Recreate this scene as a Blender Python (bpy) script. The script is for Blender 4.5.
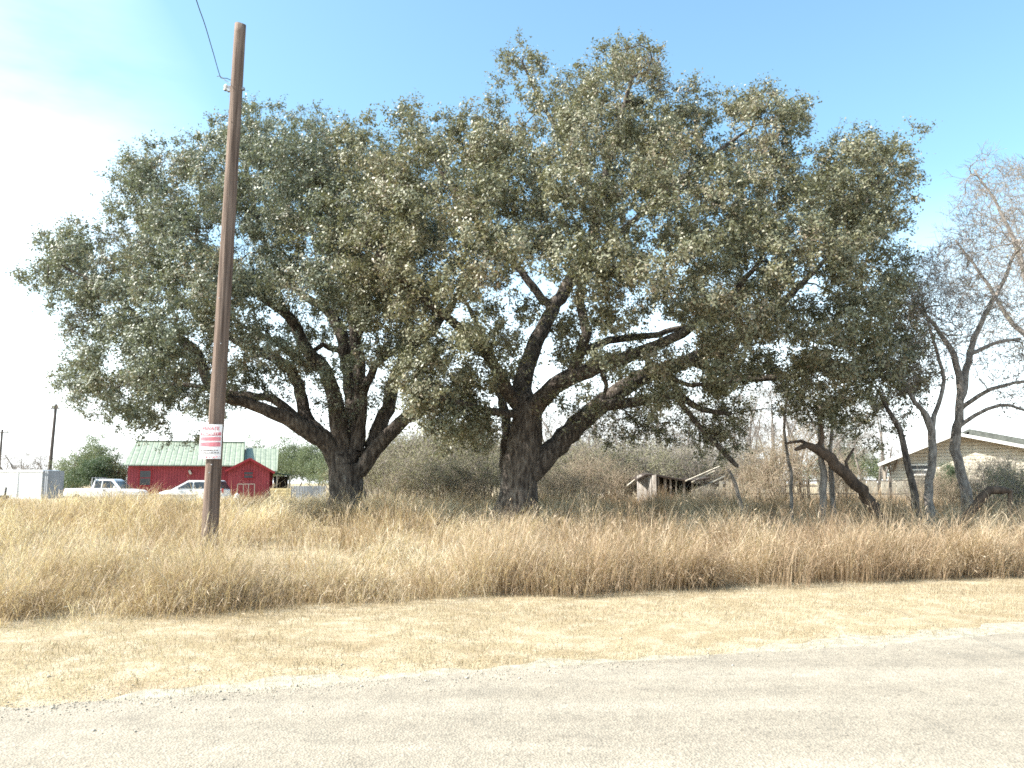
import bpy, bmesh, math, random
import numpy as np
from mathutils import Vector

for _o in list(bpy.data.objects):
    bpy.data.objects.remove(_o)
random.seed(7)
RNG = np.random.default_rng(7)
SC = bpy.context.scene
COL = SC.collection

# ------------------------------------------------------------------ camera
W, H, F = 1024, 768, 820.0
EYE = 1.6
PITCH = math.atan((482 - 384) / F)
cam_d = bpy.data.cameras.new('camera')
cam = bpy.data.objects.new('camera', cam_d)
COL.objects.link(cam)
cam.location = (0, 0, EYE)
cam.rotation_euler = (math.pi / 2 + PITCH, 0, 0)
cam_d.sensor_width = 36
cam_d.lens = F / W * 36
cam_d.clip_start = 0.05
cam_d.clip_end = 6000
SC.camera = cam

# ------------------------------------------------------------------ sky and sun
SUN_ELEV = math.radians(41)
SUN_DIR = Vector((-1.0, -0.20, 0)).normalized()          # horizontal direction towards the sun
SUN_VEC = Vector((SUN_DIR.x * math.cos(SUN_ELEV), SUN_DIR.y * math.cos(SUN_ELEV), math.sin(SUN_ELEV)))
world = bpy.data.worlds.new('World')
SC.world = world
world.use_nodes = True
nt = world.node_tree
nt.nodes.clear()
sky = nt.nodes.new('ShaderNodeTexSky')
sky.sky_type = 'NISHITA'
sky.sun_disc = False
sky.sun_elevation = SUN_ELEV
sky.sun_rotation = math.atan2(SUN_DIR.x, SUN_DIR.y)
sky.air_density = 1.0
sky.dust_density = 1.6
sky.ozone_density = 1.0
tc = nt.nodes.new('ShaderNodeTexCoord')
mp = nt.nodes.new('ShaderNodeMapping')
mp.inputs['Scale'].default_value = (1.0, 1.0, 3.2)
nz = nt.nodes.new('ShaderNodeTexNoise')
nz.inputs['Scale'].default_value = 2.6
nz.inputs['Detail'].default_value = 6
nz.inputs['Roughness'].default_value = 0.55
# thin cloud: noise, denser towards the sunny western sky
dt = nt.nodes.new('ShaderNodeVectorMath'); dt.operation = 'DOT_PRODUCT'
dt.inputs[1].default_value = Vector((-0.80, 0.60, 0.06)).normalized()
dr = nt.nodes.new('ShaderNodeMapRange')
dr.inputs['From Min'].default_value = 0.79
dr.inputs['From Max'].default_value = 1.02
cr = nt.nodes.new('ShaderNodeMapRange')
cr.inputs['From Min'].default_value = 0.30
cr.inputs['From Max'].default_value = 0.72
cr.inputs['To Min'].default_value = 0.12
ml = nt.nodes.new('ShaderNodeMath'); ml.operation = 'MULTIPLY'
ml2 = nt.nodes.new('ShaderNodeMath'); ml2.operation = 'MULTIPLY'; ml2.inputs[1].default_value = 1.0
mx = nt.nodes.new('ShaderNodeMixRGB')
mx.inputs['Color2'].default_value = (9.5, 9.8, 10.2, 1)
bg = nt.nodes.new('ShaderNodeBackground')
bg.inputs['Strength'].default_value = 0.10
wo = nt.nodes.new('ShaderNodeOutputWorld')
L = nt.links.new
L(tc.outputs['Generated'], mp.inputs['Vector']); L(mp.outputs['Vector'], nz.inputs['Vector'])
L(tc.outputs['Generated'], dt.inputs[0]); L(dt.outputs['Value'], dr.inputs['Value'])
L(nz.outputs['Fac'], cr.inputs['Value'])
L(cr.outputs['Result'], ml.inputs[0]); L(dr.outputs['Result'], ml.inputs[1])
L(ml.outputs['Value'], ml2.inputs[0]); hz = nt.nodes.new('ShaderNodeSeparateXYZ'); hr = nt.nodes.new('ShaderNodeMapRange'); hm = nt.nodes.new('ShaderNodeMath'); hm.operation = 'MAXIMUM'
hr.inputs['From Min'].default_value = 0.0; hr.inputs['From Max'].default_value = 0.34; hr.inputs['To Min'].default_value = 0.75; hr.inputs['To Max'].default_value = 0.0
hr.interpolation_type = 'SMOOTHSTEP'
L(tc.outputs['Generated'], hz.inputs['Vector']); L(hz.outputs['Z'], hr.inputs['Value']); L(hr.outputs['Result'], hm.inputs[1]); L(ml2.outputs['Value'], hm.inputs[0])
L(hm.outputs['Value'], mx.inputs['Fac'])
tn = nt.nodes.new('ShaderNodeMixRGB'); tn.blend_type = 'MULTIPLY'; tn.inputs['Fac'].default_value = 1
tn.inputs['Color2'].default_value = (0.92, 1.15, 1.08, 1)      # the cyan cast of this camera's sky
L(sky.outputs['Color'], tn.inputs['Color1']); L(tn.outputs['Color'], mx.inputs['Color1']); L(mx.outputs['Color'], bg.inputs['Color'])
L(bg.outputs['Background'], wo.inputs['Surface'])

sun_d = bpy.data.lights.new('sun', 'SUN')
sun_d.energy = 4.0
sun_d.angle = math.radians(0.5)
sun_d.color = (1.0, 0.955, 0.88)
sun = bpy.data.objects.new('sun', sun_d)
COL.objects.link(sun)
sun.rotation_euler = SUN_VEC.to_track_quat('Z', 'Y').to_euler()
sun.location = (-30, 0, 40)

SC.view_settings.view_transform = 'Standard'
SC.view_settings.look = 'None'
SC.view_settings.gamma = 1
SC.view_settings.use_curve_mapping = False
SC.view_settings.exposure = 1.72
SC.render.engine = 'CYCLES'
SC.cycles.max_bounces = 5
SC.cycles.diffuse_bounces = 3
SC.cycles.glossy_bounces = 2
SC.cycles.transmission_bounces = 3
SC.cycles.use_denoising = False
SC.cycles.sample_clamp_indirect = 4
SC.cycles.filter_width = 1.7


# ------------------------------------------------------------------ helpers
def P(px, py, Y):
    """world point on the ray through photo pixel (px,py) at world depth Y"""
    u = (px - W / 2) / F
    v = (H / 2 - py) / F
    cp, sp = math.cos(PITCH), math.sin(PITCH)
    dy = cp - v * sp
    dz = sp + v * cp
    t = Y / dy
    return np.array([u * t, Y + 0 * t, EYE + dz * t]).T if np.ndim(t) else np.array([u * t, Y, EYE + dz * t])


def depth_of(p):
    return p[1] * math.cos(PITCH) + (p[2] - EYE) * math.sin(PITCH)


def edge_y(x):            # front line of the tall grass
    return 11.5 + 0.312 * x


def road_y(x):            # far edge of the road
    return 7.25 + 0.322 * x


def gz(x, y):
    x = np.asarray(x, float); y = np.asarray(y, float)
    n = (y - edge_y(x)) * 0.954
    t = np.clip(n / 12.0, 0, 1)
    t = t * t * (3 - 2 * t)
    q = np.clip((y - road_y(x)) / 1.2, 0, 1)
    t2 = np.clip((n - 24) / 14.0, 0, 1); t2 = t2 * t2 * (3 - 2 * t2)
    z = 0.42 * t - 0.27 * t2 + 0.03 * q + 0.05 * t * (np.sin(x * 0.7 + 1.3) * np.sin(y * 0.53) + 0.5 * np.sin(x * 1.9 + y * 1.3))
    return z + q * 0.008 * np.sin(x * 3.1 + y * 2.3) * np.sin(y * 4.7 - x * 1.7)


def tag(o, label=None, cat=None, group=None, kind=None):
    if label: o['label'] = label
    if cat: o['category'] = cat
    if group: o['group'] = group
    if kind: o['kind'] = kind
    return o


def empty(name, loc, label, cat, group=None, rz=0):
    o = bpy.data.objects.new(name, None)
    COL.objects.link(o)
    o.location = loc
    o.rotation_euler = (0, 0, rz)
    return tag(o, label, cat, group)


def mesh_np(name, verts, faces, mat, parent=None, smooth=False, attrs=None):
    """faces: list of (M,k) int arrays"""
    me = bpy.data.meshes.new(name)
    verts = np.ascontiguousarray(verts, dtype=np.float32)
    me.vertices.add(len(verts))
    me.vertices.foreach_set('co', verts.ravel())
    faces = [f for f in faces if len(f)]
    tot = np.concatenate([np.full(len(f), f.shape[1], np.int32) for f in faces])
    idx = np.concatenate([f.ravel() for f in faces]).astype(np.int32)
    me.loops.add(len(idx))
    me.loops.foreach_set('vertex_index', idx)
    me.polygons.add(len(tot))
    st = np.zeros(len(tot), np.int32)
    st[1:] = np.cumsum(tot)[:-1]
    me.polygons.foreach_set('loop_start', st)
    me.polygons.foreach_set('loop_total', tot)
    if smooth:
        me.polygons.foreach_set('use_smooth', np.ones(len(tot), bool))
    for k, a in (attrs or {}).items():
        at = me.attributes.new(k, 'FLOAT', 'POINT')
        at.data.foreach_set('value', np.ascontiguousarray(a, dtype=np.float32))
    me.update()
    me.validate()
    if mat: me.materials.append(mat)
    o = bpy.data.objects.new(name, me)
    COL.objects.link(o)
    if parent is not None: o.parent = parent
    return o


def bm_obj(name, bm, mat, parent=None, bevel=0, smooth=False):
    if bevel:
        bmesh.ops.bevel(bm, geom=bm.edges[:], offset=bevel, segments=2, affect='EDGES', profile=0.6)
    bmesh.ops.recalc_face_normals(bm, faces=bm.faces[:])
    me = bpy.data.meshes.new(name)
    bm.to_mesh(me)
    bm.free()
    if smooth:
        for p in me.polygons: p.use_smooth = True
    if mat: me.materials.append(mat)
    o = bpy.data.objects.new(name, me)
    COL.objects.link(o)
    if parent is not None: o.parent = parent
    return o


def add_box(bm, x0, x1, y0, y1, z0, z1):
    vs = [bm.verts.new(p) for p in ((x0, y0, z0), (x1, y0, z0), (x1, y1, z0), (x0, y1, z0),
                                    (x0, y0, z1), (x1, y0, z1), (x1, y1, z1), (x0, y1, z1))]
    for f in ((0, 3, 2, 1), (4, 5, 6, 7), (0, 1, 5, 4), (1, 2, 6, 5), (2, 3, 7, 6), (3, 0, 4, 7)):
        bm.faces.new([vs[i] for i in f])
    return vs


def add_prism(bm, pts, axis, a, b):
    """extrude a 2D outline: axis 'y' takes (x,z), axis 'x' takes (y,z)"""
    def mk(p, t): return (p[0], t, p[1]) if axis == 'y' else (t, p[0], p[1])
    v0 = [bm.verts.new(mk(p, a)) for p in pts]
    v1 = [bm.verts.new(mk(p, b)) for p in pts]
    n = len(pts)
    bm.faces.new(v0); bm.faces.new(v1[::-1])
    for i in range(n):
        bm.faces.new([v0[i], v0[(i + 1) % n], v1[(i + 1) % n], v1[i]])


def add_bar(bm, a, b, w, h=None):
    """square bar between two points"""
    h = h or w
    a, b = Vector(a), Vector(b)
    d = (b - a).normalized()
    s = d.cross(Vector((0, 0, 1)))
    if s.length < 1e-3: s = Vector((1, 0, 0))
    s.normalize()
    u = s.cross(d)
    c = [(-1, -1), (1, -1), (1, 1), (-1, 1)]
    v0 = [bm.verts.new(a + s * (i * w / 2) + u * (j * h / 2)) for i, j in c]
    v1 = [bm.verts.new(b + s * (i * w / 2) + u * (j * h / 2)) for i, j in c]
    bm.faces.new(v0); bm.faces.new(v1[::-1])
    for i in range(4):
        bm.faces.new([v0[i], v0[(i + 1) % 4], v1[(i + 1) % 4], v1[i]])


class Tubes:
    def __init__(self):
        self.v, self.q, self.t, self.n = [], [], [], 0

    def add(self, pts, rad, sides, cap=True):
        pts = np.asarray(pts, float); rad = np.asarray(rad, float)
        k = len(pts)
        if k < 2: return
        tan = np.gradient(pts, axis=0)
        tan /= np.linalg.norm(tan, axis=1, keepdims=True) + 1e-9
        ref = np.array([0.37, 0.61, 0.70]) if abs(tan[:, 2]).mean() < 0.8 else np.array([0.9, 0.43, 0.05])
        a = np.cross(tan, ref); a /= np.linalg.norm(a, axis=1, keepdims=True) + 1e-9
        b = np.cross(tan, a)
        th = np.arange(sides) * 2 * math.pi / sides
        ring = pts[:, None] + rad[:, None, None] * (a[:, None] * np.cos(th)[None, :, None] + b[:, None] * np.sin(th)[None, :, None])
        self.v.append(ring.reshape(-1, 3))
        i = np.arange(k - 1)[:, None] * sides
        j = np.arange(sides)[None, :]
        j2 = (j + 1) % sides
        q = np.stack([i + j, i + j2, i + sides + j2, i + sides + j], -1).reshape(-1, 4)
        self.q.append(q + self.n)
        self.n += k * sides
        if cap:
            self.v.append(pts[-1:] + tan[-1:] * rad[-1])
            l = (k - 1) * sides + self.n - k * sides
            jj = np.arange(sides)
            self.t.append(np.stack([l + jj, l + (jj + 1) % sides, np.full(sides, self.n)], -1))
            self.n += 1

    def obj(self, name, mat, parent=None, smooth=True):
        f = [np.concatenate(self.q)]
        if self.t: f.append(np.concatenate(self.t))
        return mesh_np(name, np.concatenate(self.v), f, mat, parent, smooth)


def spline(pts, step):
    """Catmull-Rom resample of rows (x,y,z,r...)"""
    p = np.asarray(pts, float)
    if len(p) < 2: return p
    q = np.vstack([2 * p[0] - p[1], p, 2 * p[-1] - p[-2]])
    out = []
    for i in range(1, len(q) - 2):
        n = max(1, int(np.linalg.norm(q[i + 1, :3] - q[i, :3]) / step))
        t = (np.arange(n) / n)[:, None]
        a, b, c, d = q[i - 1], q[i], q[i + 1], q[i + 2]
        out.append(0.5 * (2 * b + (c - a) * t + (2 * a - 5 * b + 4 * c - d) * t ** 2 + (-a + 3 * b - 3 * c + d) * t ** 3))
    out.append(p[-1:])
    return np.vstack(out)


# ------------------------------------------------------------------ materials
def new_mat(name):
    m = bpy.data.materials.new(name)
    m.use_nodes = True
    m.node_tree.nodes.clear()
    return m, m.node_tree.nodes, m.node_tree.links.new


def mat_noise(name, c1, c2, scale=4.0, rough=0.8, c3=None, bump=0.0, bscale=30.0, stretch=(1, 1, 1), metallic=0.0, spec=0.3, detail=6.0,
              lo=0.35, hi=0.65, bdist=0.02):
    m, N, K = new_mat(name)
    out = N.new('ShaderNodeOutputMaterial'); b = N.new('ShaderNodeBsdfPrincipled')
    tc = N.new('ShaderNodeTexCoord'); mp = N.new('ShaderNodeMapping'); mp.inputs['Scale'].default_value = stretch
    n1 = N.new('ShaderNodeTexNoise'); n1.inputs['Scale'].default_value = scale; n1.inputs['Detail'].default_value = detail
    cr = N.new('ShaderNodeValToRGB')
    cr.color_ramp.elements[0].position = lo; cr.color_ramp.elements[1].position = hi
    cr.color_ramp.elements[0].color = (*c1, 1); cr.color_ramp.elements[1].color = (*c2, 1)
    if c3:
        e = cr.color_ramp.elements.new(min(0.98, hi + 0.14)); e.color = (*c3, 1)
    K(tc.outputs['Object'], mp.inputs['Vector']); K(mp.outputs['Vector'], n1.inputs['Vector'])
    K(n1.outputs['Fac'], cr.inputs['Fac']); K(cr.outputs['Color'], b.inputs['Base Color'])
    b.inputs['Roughness'].default_value = rough
    b.inputs['Metallic'].default_value = metallic
    b.inputs['Specular IOR Level'].default_value = spec
    if bump:
        n2 = N.new('ShaderNodeTexNoise'); n2.inputs['Scale'].default_value = bscale; n2.inputs['Detail'].default_value = 5
        bp = N.new('ShaderNodeBump'); bp.inputs['Strength'].default_value = bump; bp.inputs['Distance'].default_value = bdist
        K(mp.outputs['Vector'], n2.inputs['Vector']); K(n2.outputs['Fac'], bp.inputs['Height']); K(bp.outputs['Normal'], b.inputs['Normal'])
    K(b.outputs['BSDF'], out.inputs['Surface'])
    return m


def mat_leaf(name, cols, translucent=0.3, rough=0.45, attr=None, spec=0.5, tcol=1.25, nscale=0.6, wr=0.55, wt=0.45):
    """cols: ramp of colours picked per leaf island, shifted by clump attribute or by large noise"""
    m, N, K = new_mat(name)
    out = N.new('ShaderNodeOutputMaterial'); b = N.new('ShaderNodeBsdfPrincipled'); t = N.new('ShaderNodeBsdfTranslucent')
    mixs = N.new('ShaderNodeMixShader'); geo = N.new('ShaderNodeNewGeometry')
    cr = N.new('ShaderNodeValToRGB')
    el = cr.color_ramp.elements
    while len(el) < len(cols): el.new(0.5)
    for i, c in enumerate(cols):
        el[i].position = i / (len(cols) - 1); el[i].color = (*c, 1)
    add = N.new('ShaderNodeMath'); add.operation = 'ADD'
    mul = N.new('ShaderNodeMath'); mul.operation = 'MULTIPLY'; mul.inputs[1].default_value = wr
    K(geo.outputs['Random Per Island'], mul.inputs[0]); K(mul.outputs['Value'], add.inputs[0])
    if attr:
        at = N.new('ShaderNodeAttribute'); at.attribute_name = attr
        m2 = N.new('ShaderNodeMath'); m2.operation = 'MULTIPLY'; m2.inputs[1].default_value = wt
        K(at.outputs['Fac'], m2.inputs[0]); K(m2.outputs['Value'], add.inputs[1])
    else:
        tc = N.new('ShaderNodeTexCoord'); nz = N.new('ShaderNodeTexNoise'); nz.inputs['Scale'].default_value = nscale
        m2 = N.new('ShaderNodeMath'); m2.operation = 'MULTIPLY'; m2.inputs[1].default_value = wt
        K(tc.outputs['Object'], nz.inputs['Vector']); K(nz.outputs['Fac'], m2.inputs[0]); K(m2.outputs['Value'], add.inputs[1])
    K(add.outputs['Value'], cr.inputs['Fac'])
    K(cr.outputs['Color'], b.inputs['Base Color'])
    g = N.new('ShaderNodeMixRGB'); g.blend_type = 'MULTIPLY'; g.inputs['Fac'].default_value = 1
    g.inputs['Color2'].default_value = (tcol, tcol * 1.02, tcol * 0.7, 1)
    K(cr.outputs['Color'], g.inputs['Color1']); K(g.outputs['Color'], t.inputs['Color'])
    b.inputs['Roughness'].default_value = rough
    b.inputs['Specular IOR Level'].default_value = spec
    mixs.inputs['Fac'].default_value = translucent
    K(b.outputs['BSDF'], mixs.inputs[1]); K(t.outputs['BSDF'], mixs.inputs[2]); K(mixs.outputs['Shader'], out.inputs['Surface'])
    return m


def mat_glass_dark(name, c=(0.03, 0.035, 0.04)):
    return mat_noise(name, c, tuple(x * 1.6 for x in c), 3, 0.10, spec=0.35)


M = {}
M['bark'] = mat_noise('oak_bark', (0.042, 0.033, 0.028), (0.145, 0.120, 0.100), 13, 0.95, c3=(0.24, 0.225, 0.20), bump=1.0, bscale=26, stretch=(1, 1, 0.28), bdist=.07, lo=.38, hi=.62)
M['oak_leaf'] = mat_leaf('oak_leaf', [(0.080, 0.084, 0.047), (0.130, 0.133, 0.077), (0.180, 0.179, 0.108), (0.228, 0.218, 0.140), (0.25, 0.215, 0.150), (0.24, 0.170, 0.115)], 0.20, 0.48, 'tint', 0.5)
M['oak_leaf_cool'] = mat_leaf('oak_leaf_cool', [(0.076, 0.090, 0.062), (0.120, 0.137, 0.094), (0.165, 0.182, 0.130), (0.21, 0.222, 0.162), (0.235, 0.212, 0.155), (0.23, 0.168, 0.12)], 0.20, 0.48, 'tint', 0.5)
M['bare_bark'] = mat_noise('mesquite_bark', (0.12, 0.10, 0.086), (0.29, 0.255, 0.225), 14, 0.95, bump=0.7, bscale=40, stretch=(1, 1, 0.4))
M['twig'] = mat_noise('twig_bark', (0.17, 0.145, 0.125), (0.31, 0.27, 0.24), 5, 0.95)
M['log'] = mat_noise('dead_log_bark', (0.055, 0.038, 0.028), (0.13, 0.09, 0.065), 10, 0.95, bump=0.9, bscale=25, stretch=(1, 1, 0.4))
M['brush_leaf'] = mat_leaf('brush_leaf', [(0.14, 0.138, 0.085), (0.23, 0.22, 0.14), (0.32, 0.295, 0.205), (0.36, 0.31, 0.22)], 0.3, 0.7, None, 0.2)
M['pale_leaf'] = mat_leaf('pale_leaf', [(0.085, 0.11, 0.06), (0.13, 0.16, 0.09), (0.18, 0.20, 0.12), (0.2, 0.2, 0.13)], 0.3, 0.6, None, 0.3)
M['dark_leaf'] = mat_leaf('dark_leaf', [(0.04, 0.065, 0.035), (0.06, 0.09, 0.045), (0.09, 0.12, 0.06), (0.11, 0.13, 0.07)], 0.25, 0.5, None, 0.4)
M['rust_twig'] = mat_noise('rust_twig', (0.27, 0.205, 0.145), (0.42, 0.345, 0.26), 6, 0.95)
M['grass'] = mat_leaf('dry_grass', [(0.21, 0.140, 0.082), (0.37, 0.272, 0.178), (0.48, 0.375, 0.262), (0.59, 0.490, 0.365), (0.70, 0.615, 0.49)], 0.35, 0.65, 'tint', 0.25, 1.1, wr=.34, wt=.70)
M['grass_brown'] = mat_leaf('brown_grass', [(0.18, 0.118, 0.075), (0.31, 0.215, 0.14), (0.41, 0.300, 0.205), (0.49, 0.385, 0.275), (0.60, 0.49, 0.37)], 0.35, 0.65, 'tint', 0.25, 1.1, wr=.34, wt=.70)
M['stubble'] = mat_leaf('mown_straw', [(0.26, 0.20, 0.13), (0.37, 0.295, 0.20), (0.45, 0.375, 0.268), (0.53, 0.465, 0.35)], 0.25, 0.7, 'tint', 0.2, 1.05, wr=.35, wt=.65)
M['pole'] = mat_noise('pole_wood', (0.065, 0.042, 0.032), (0.22, 0.160, 0.128), 22, 0.9, c3=(0.32, 0.26, 0.22), bump=0.8, bscale=60, stretch=(1, 1, 0.04), lo=0.3, hi=0.68)
M['pole_far'] = mat_noise('far_pole_wood', (0.06, 0.05, 0.045), (0.11, 0.09, 0.08), 8, 0.9, stretch=(1, 1, 0.1))
M['steel'] = mat_noise('galvanised_steel', (0.25, 0.25, 0.26), (0.40, 0.40, 0.41), 20, 0.5, metallic=0.7)
M['wire'] = mat_noise('wire_black', (0.015, 0.015, 0.016), (0.03, 0.03, 0.03), 20, 0.6)
M['white'] = mat_noise('white_paint', (0.62, 0.61, 0.60), (0.78, 0.77, 0.76), 2.5, 0.55, stretch=(1, 1, 0.3))
M['car_white'] = mat_noise('white_car_paint', (0.68, 0.69, 0.70), (0.76, 0.77, 0.78), 2, 0.25, spec=0.5)
M['glass'] = mat_glass_dark('window_glass')
M['tyre'] = mat_noise('tyre_rubber', (0.02, 0.02, 0.02), (0.035, 0.034, 0.033), 12, 0.9)
M['rim'] = mat_noise('wheel_rim', (0.35, 0.35, 0.36), (0.5, 0.5, 0.5), 12, 0.35, metallic=0.6)
M['black'] = mat_noise('black_plastic', (0.02, 0.02, 0.02), (0.04, 0.04, 0.04), 12, 0.6)
M['lamp'] = mat_noise('lamp_lens', (0.55, 0.55, 0.55), (0.7, 0.7, 0.7), 12, 0.1, spec=0.7)
M['tail'] = mat_noise('tail_lens', (0.35, 0.02, 0.02), (0.45, 0.04, 0.03), 12, 0.2, spec=0.6)
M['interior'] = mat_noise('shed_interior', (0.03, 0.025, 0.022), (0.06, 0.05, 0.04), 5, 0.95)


def mat_boards(name, c1, c2, axis='X', per_m=6.0, groove=0.25, rough=0.75):
    """painted boards or ribbed metal: wave grooves along an object axis plus weathering noise"""
    m, N, K = new_mat(name)
    out = N.new('ShaderNodeOutputMaterial'); b = N.new('ShaderNodeBsdfPrincipled')
    tc = N.new('ShaderNodeTexCoord'); sx = N.new('ShaderNodeSeparateXYZ')
    n1 = N.new('ShaderNodeTexNoise'); n1.inputs['Scale'].default_value = 1.7; n1.inputs['Detail'].default_value = 7
    mp = N.new('ShaderNodeMapping'); mp.inputs['Scale'].default_value = (2.2, 2.2, 0.6)
    cr = N.new('ShaderNodeValToRGB'); cr.color_ramp.elements[0].position = 0.33; cr.color_ramp.elements[1].position = 0.68
    cr.color_ramp.elements[0].color = (*c1, 1); cr.color_ramp.elements[1].color = (*c2, 1)
    mu = N.new('ShaderNodeMath'); mu.operation = 'MULTIPLY'; mu.inputs[1].default_value = per_m
    fr = N.new('ShaderNodeMath'); fr.operation = 'PINGPONG'; fr.inputs[1].default_value = 0.5
    gt = N.new('ShaderNodeMapRange'); gt.inputs['From Min'].default_value = 0.0; gt.inputs['From Max'].default_value = groove
    bp = N.new('ShaderNodeBump'); bp.inputs['Strength'].default_value = 1.0; bp.inputs['Distance'].default_value = 0.025
    K(tc.outputs['Object'], sx.inputs['Vector']); K(tc.outputs['Object'], mp.inputs['Vector']); K(mp.outputs['Vector'], n1.inputs['Vector'])
    K(n1.outputs['Fac'], cr.inputs['Fac']); K(cr.outputs['Color'], b.inputs['Base Color'])
    K(sx.outputs[axis], mu.inputs[0]); K(mu.outputs['Value'], fr.inputs[0]); K(fr.outputs['Value'], gt.inputs['Value'])
    K(gt.outputs['Result'], bp.inputs['Height']); K(bp.outputs['Normal'], b.inputs['Normal'])
    b.inputs['Roughness'].default_value = rough
    K(b.outputs['BSDF'], out.inputs['Surface'])
    return m


M['red_wall'] = mat_boards('red_siding', (0.27, 0.040, 0.048), (0.37, 0.055, 0.065), 'X', 5.0, 0.12)
M['red_trim'] = mat_noise('red_trim_paint', (0.28, 0.025, 0.03), (0.38, 0.035, 0.04), 6, 0.7)
M['green_roof'] = mat_boards('green_metal_roof', (0.20, 0.23, 0.165), (0.30, 0.325, 0.245), 'X', 2.6, 0.16, 0.45)
M['green_trim'] = mat_noise('dark_green_trim', (0.05, 0.09, 0.06), (0.08, 0.12, 0.08), 6, 0.6)
M['cream_wall'] = mat_boards('cream_siding', (0.48, 0.43, 0.345), (0.60, 0.55, 0.46), 'Z', 6.5, 0.12)
M['shingle'] = mat_noise('grey_shingle_roof', (0.085, 0.09, 0.08), (0.14, 0.145, 0.13), 7, 0.9, bump=0.6, bscale=18)
M['soffit'] = mat_noise('soffit_board', (0.22, 0.21, 0.19), (0.30, 0.28, 0.26), 5, 0.85)
M['fascia'] = mat_noise('white_fascia', (0.66, 0.65, 0.62), (0.78, 0.77, 0.74), 4, 0.7)
M['grey_wood'] = mat_noise('grey_weathered_wood', (0.20, 0.165, 0.13), (0.36, 0.31, 0.26), 8, 0.9, bump=0.5, bscale=30, stretch=(1, 1, 0.2))
M['pale_wood'] = mat_noise('pale_weathered_board', (0.45, 0.39, 0.30), (0.62, 0.56, 0.46), 6, 0.9, bump=0.4, bscale=30, stretch=(1, 1, 0.25))
M['white_boards'] = mat_boards('faded_white_boards', (0.22, 0.19, 0.165), (0.50, 0.46, 0.42), 'X', 6, 0.1)
M['shed_roof'] = mat_noise('rotten_roof_boards', (0.030, 0.022, 0.018), (0.075, 0.055, 0.043), 7, 0.95, bump=0.6)
M['trailer'] = mat_boards('trailer_sheet', (0.62, 0.62, 0.61), (0.74, 0.74, 0.73), 'X', 1.6, 0.05, 0.4)
M['grey_sheet'] = mat_boards('grey_sheet_metal', (0.20, 0.21, 0.23), (0.30, 0.31, 0.33), 'X', 9, 0.4, 0.5)
M['lumber'] = mat_noise('yellow_lumber', (0.45, 0.34, 0.16), (0.60, 0.48, 0.26), 9, 0.8)
M['concrete'] = mat_noise('pale_concrete', (0.42, 0.39, 0.36), (0.58, 0.55, 0.51), 6, 0.9, bump=0.3)
M['sign_white'] = mat_noise('sign_white', (0.74, 0.70, 0.70), (0.82, 0.78, 0.78), 14, 0.5)
M['sign_red'] = mat_noise('sign_faded_red', (0.52, 0.14, 0.17), (0.62, 0.22, 0.25), 16, 0.5)
M['sign_black'] = mat_noise('sign_black', (0.05, 0.04, 0.04), (0.09, 0.08, 0.08), 16, 0.5)


def mat_ground():
    m, N, K = new_mat('ground_straw')
    out = N.new('ShaderNodeOutputMaterial'); b = N.new('ShaderNodeBsdfPrincipled')
    tc = N.new('ShaderNodeTexCoord')
    def noise(s, d=6, r=0.6):
        n = N.new('ShaderNodeTexNoise'); n.inputs['Scale'].default_value = s; n.inputs['Detail'].default_value = d; n.inputs['Roughness'].default_value = r
        K(tc.outputs['Object'], n.inputs['Vector']); return n
    n1, n2, n3 = noise(0.55), noise(3.0), noise(45, 4)
    def ramp(src, stops):
        c = N.new('ShaderNodeValToRGB'); e = c.color_ramp.elements
        while len(e) < len(stops): e.new(0.5)
        for i, (p, col) in enumerate(stops): e[i].position = p; e[i].color = (*col, 1)
        K(src, c.inputs['Fac']); return c
    c1 = ramp(n1.outputs['Fac'], [(0.35, (0.36, 0.287, 0.19)), (0.55, (0.43, 0.358, 0.248)), (0.7, (0.39, 0.307, 0.21))])
    c2 = ramp(n2.outputs['Fac'], [(0.38, (1.05, 1.05, 1.08)), (0.56, (0.74, 0.70, 0.62)), (0.7, (0.98, 0.97, 0.93))])
    c3 = ramp(n3.outputs['Fac'], [(0.3, (0.55, 0.52, 0.48)), (0.5, (1, 1, 1)), (0.75, (1.15, 1.15, 1.1))])
    a = N.new('ShaderNodeMixRGB'); a.blend_type = 'MULTIPLY'; a.inputs['Fac'].default_value = 0.8
    a2 = N.new('ShaderNodeMixRGB'); a2.blend_type = 'MULTIPLY'; a2.inputs['Fac'].default_value = 0.9
    K(c1.outputs['Color'], a.inputs['Color1']); K(c2.outputs['Color'], a.inputs['Color2'])
    K(a.outputs['Color'], a2.inputs['Color1']); K(c3.outputs['Color'], a2.inputs['Color2'])
    K(a2.outputs['Color'], b.inputs['Base Color'])
    bp = N.new('ShaderNodeBump'); bp.inputs['Strength'].default_value = 0.8; bp.inputs['Distance'].default_value = 0.03
    K(n3.outputs['Fac'], bp.inputs['Height']); K(bp.outputs['Normal'], b.inputs['Normal'])
    b.inputs['Roughness'].default_value = 0.95; b.inputs['Specular IOR Level'].default_value = 0.1
    K(b.outputs['BSDF'], out.inputs['Surface'])
    return m


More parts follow.
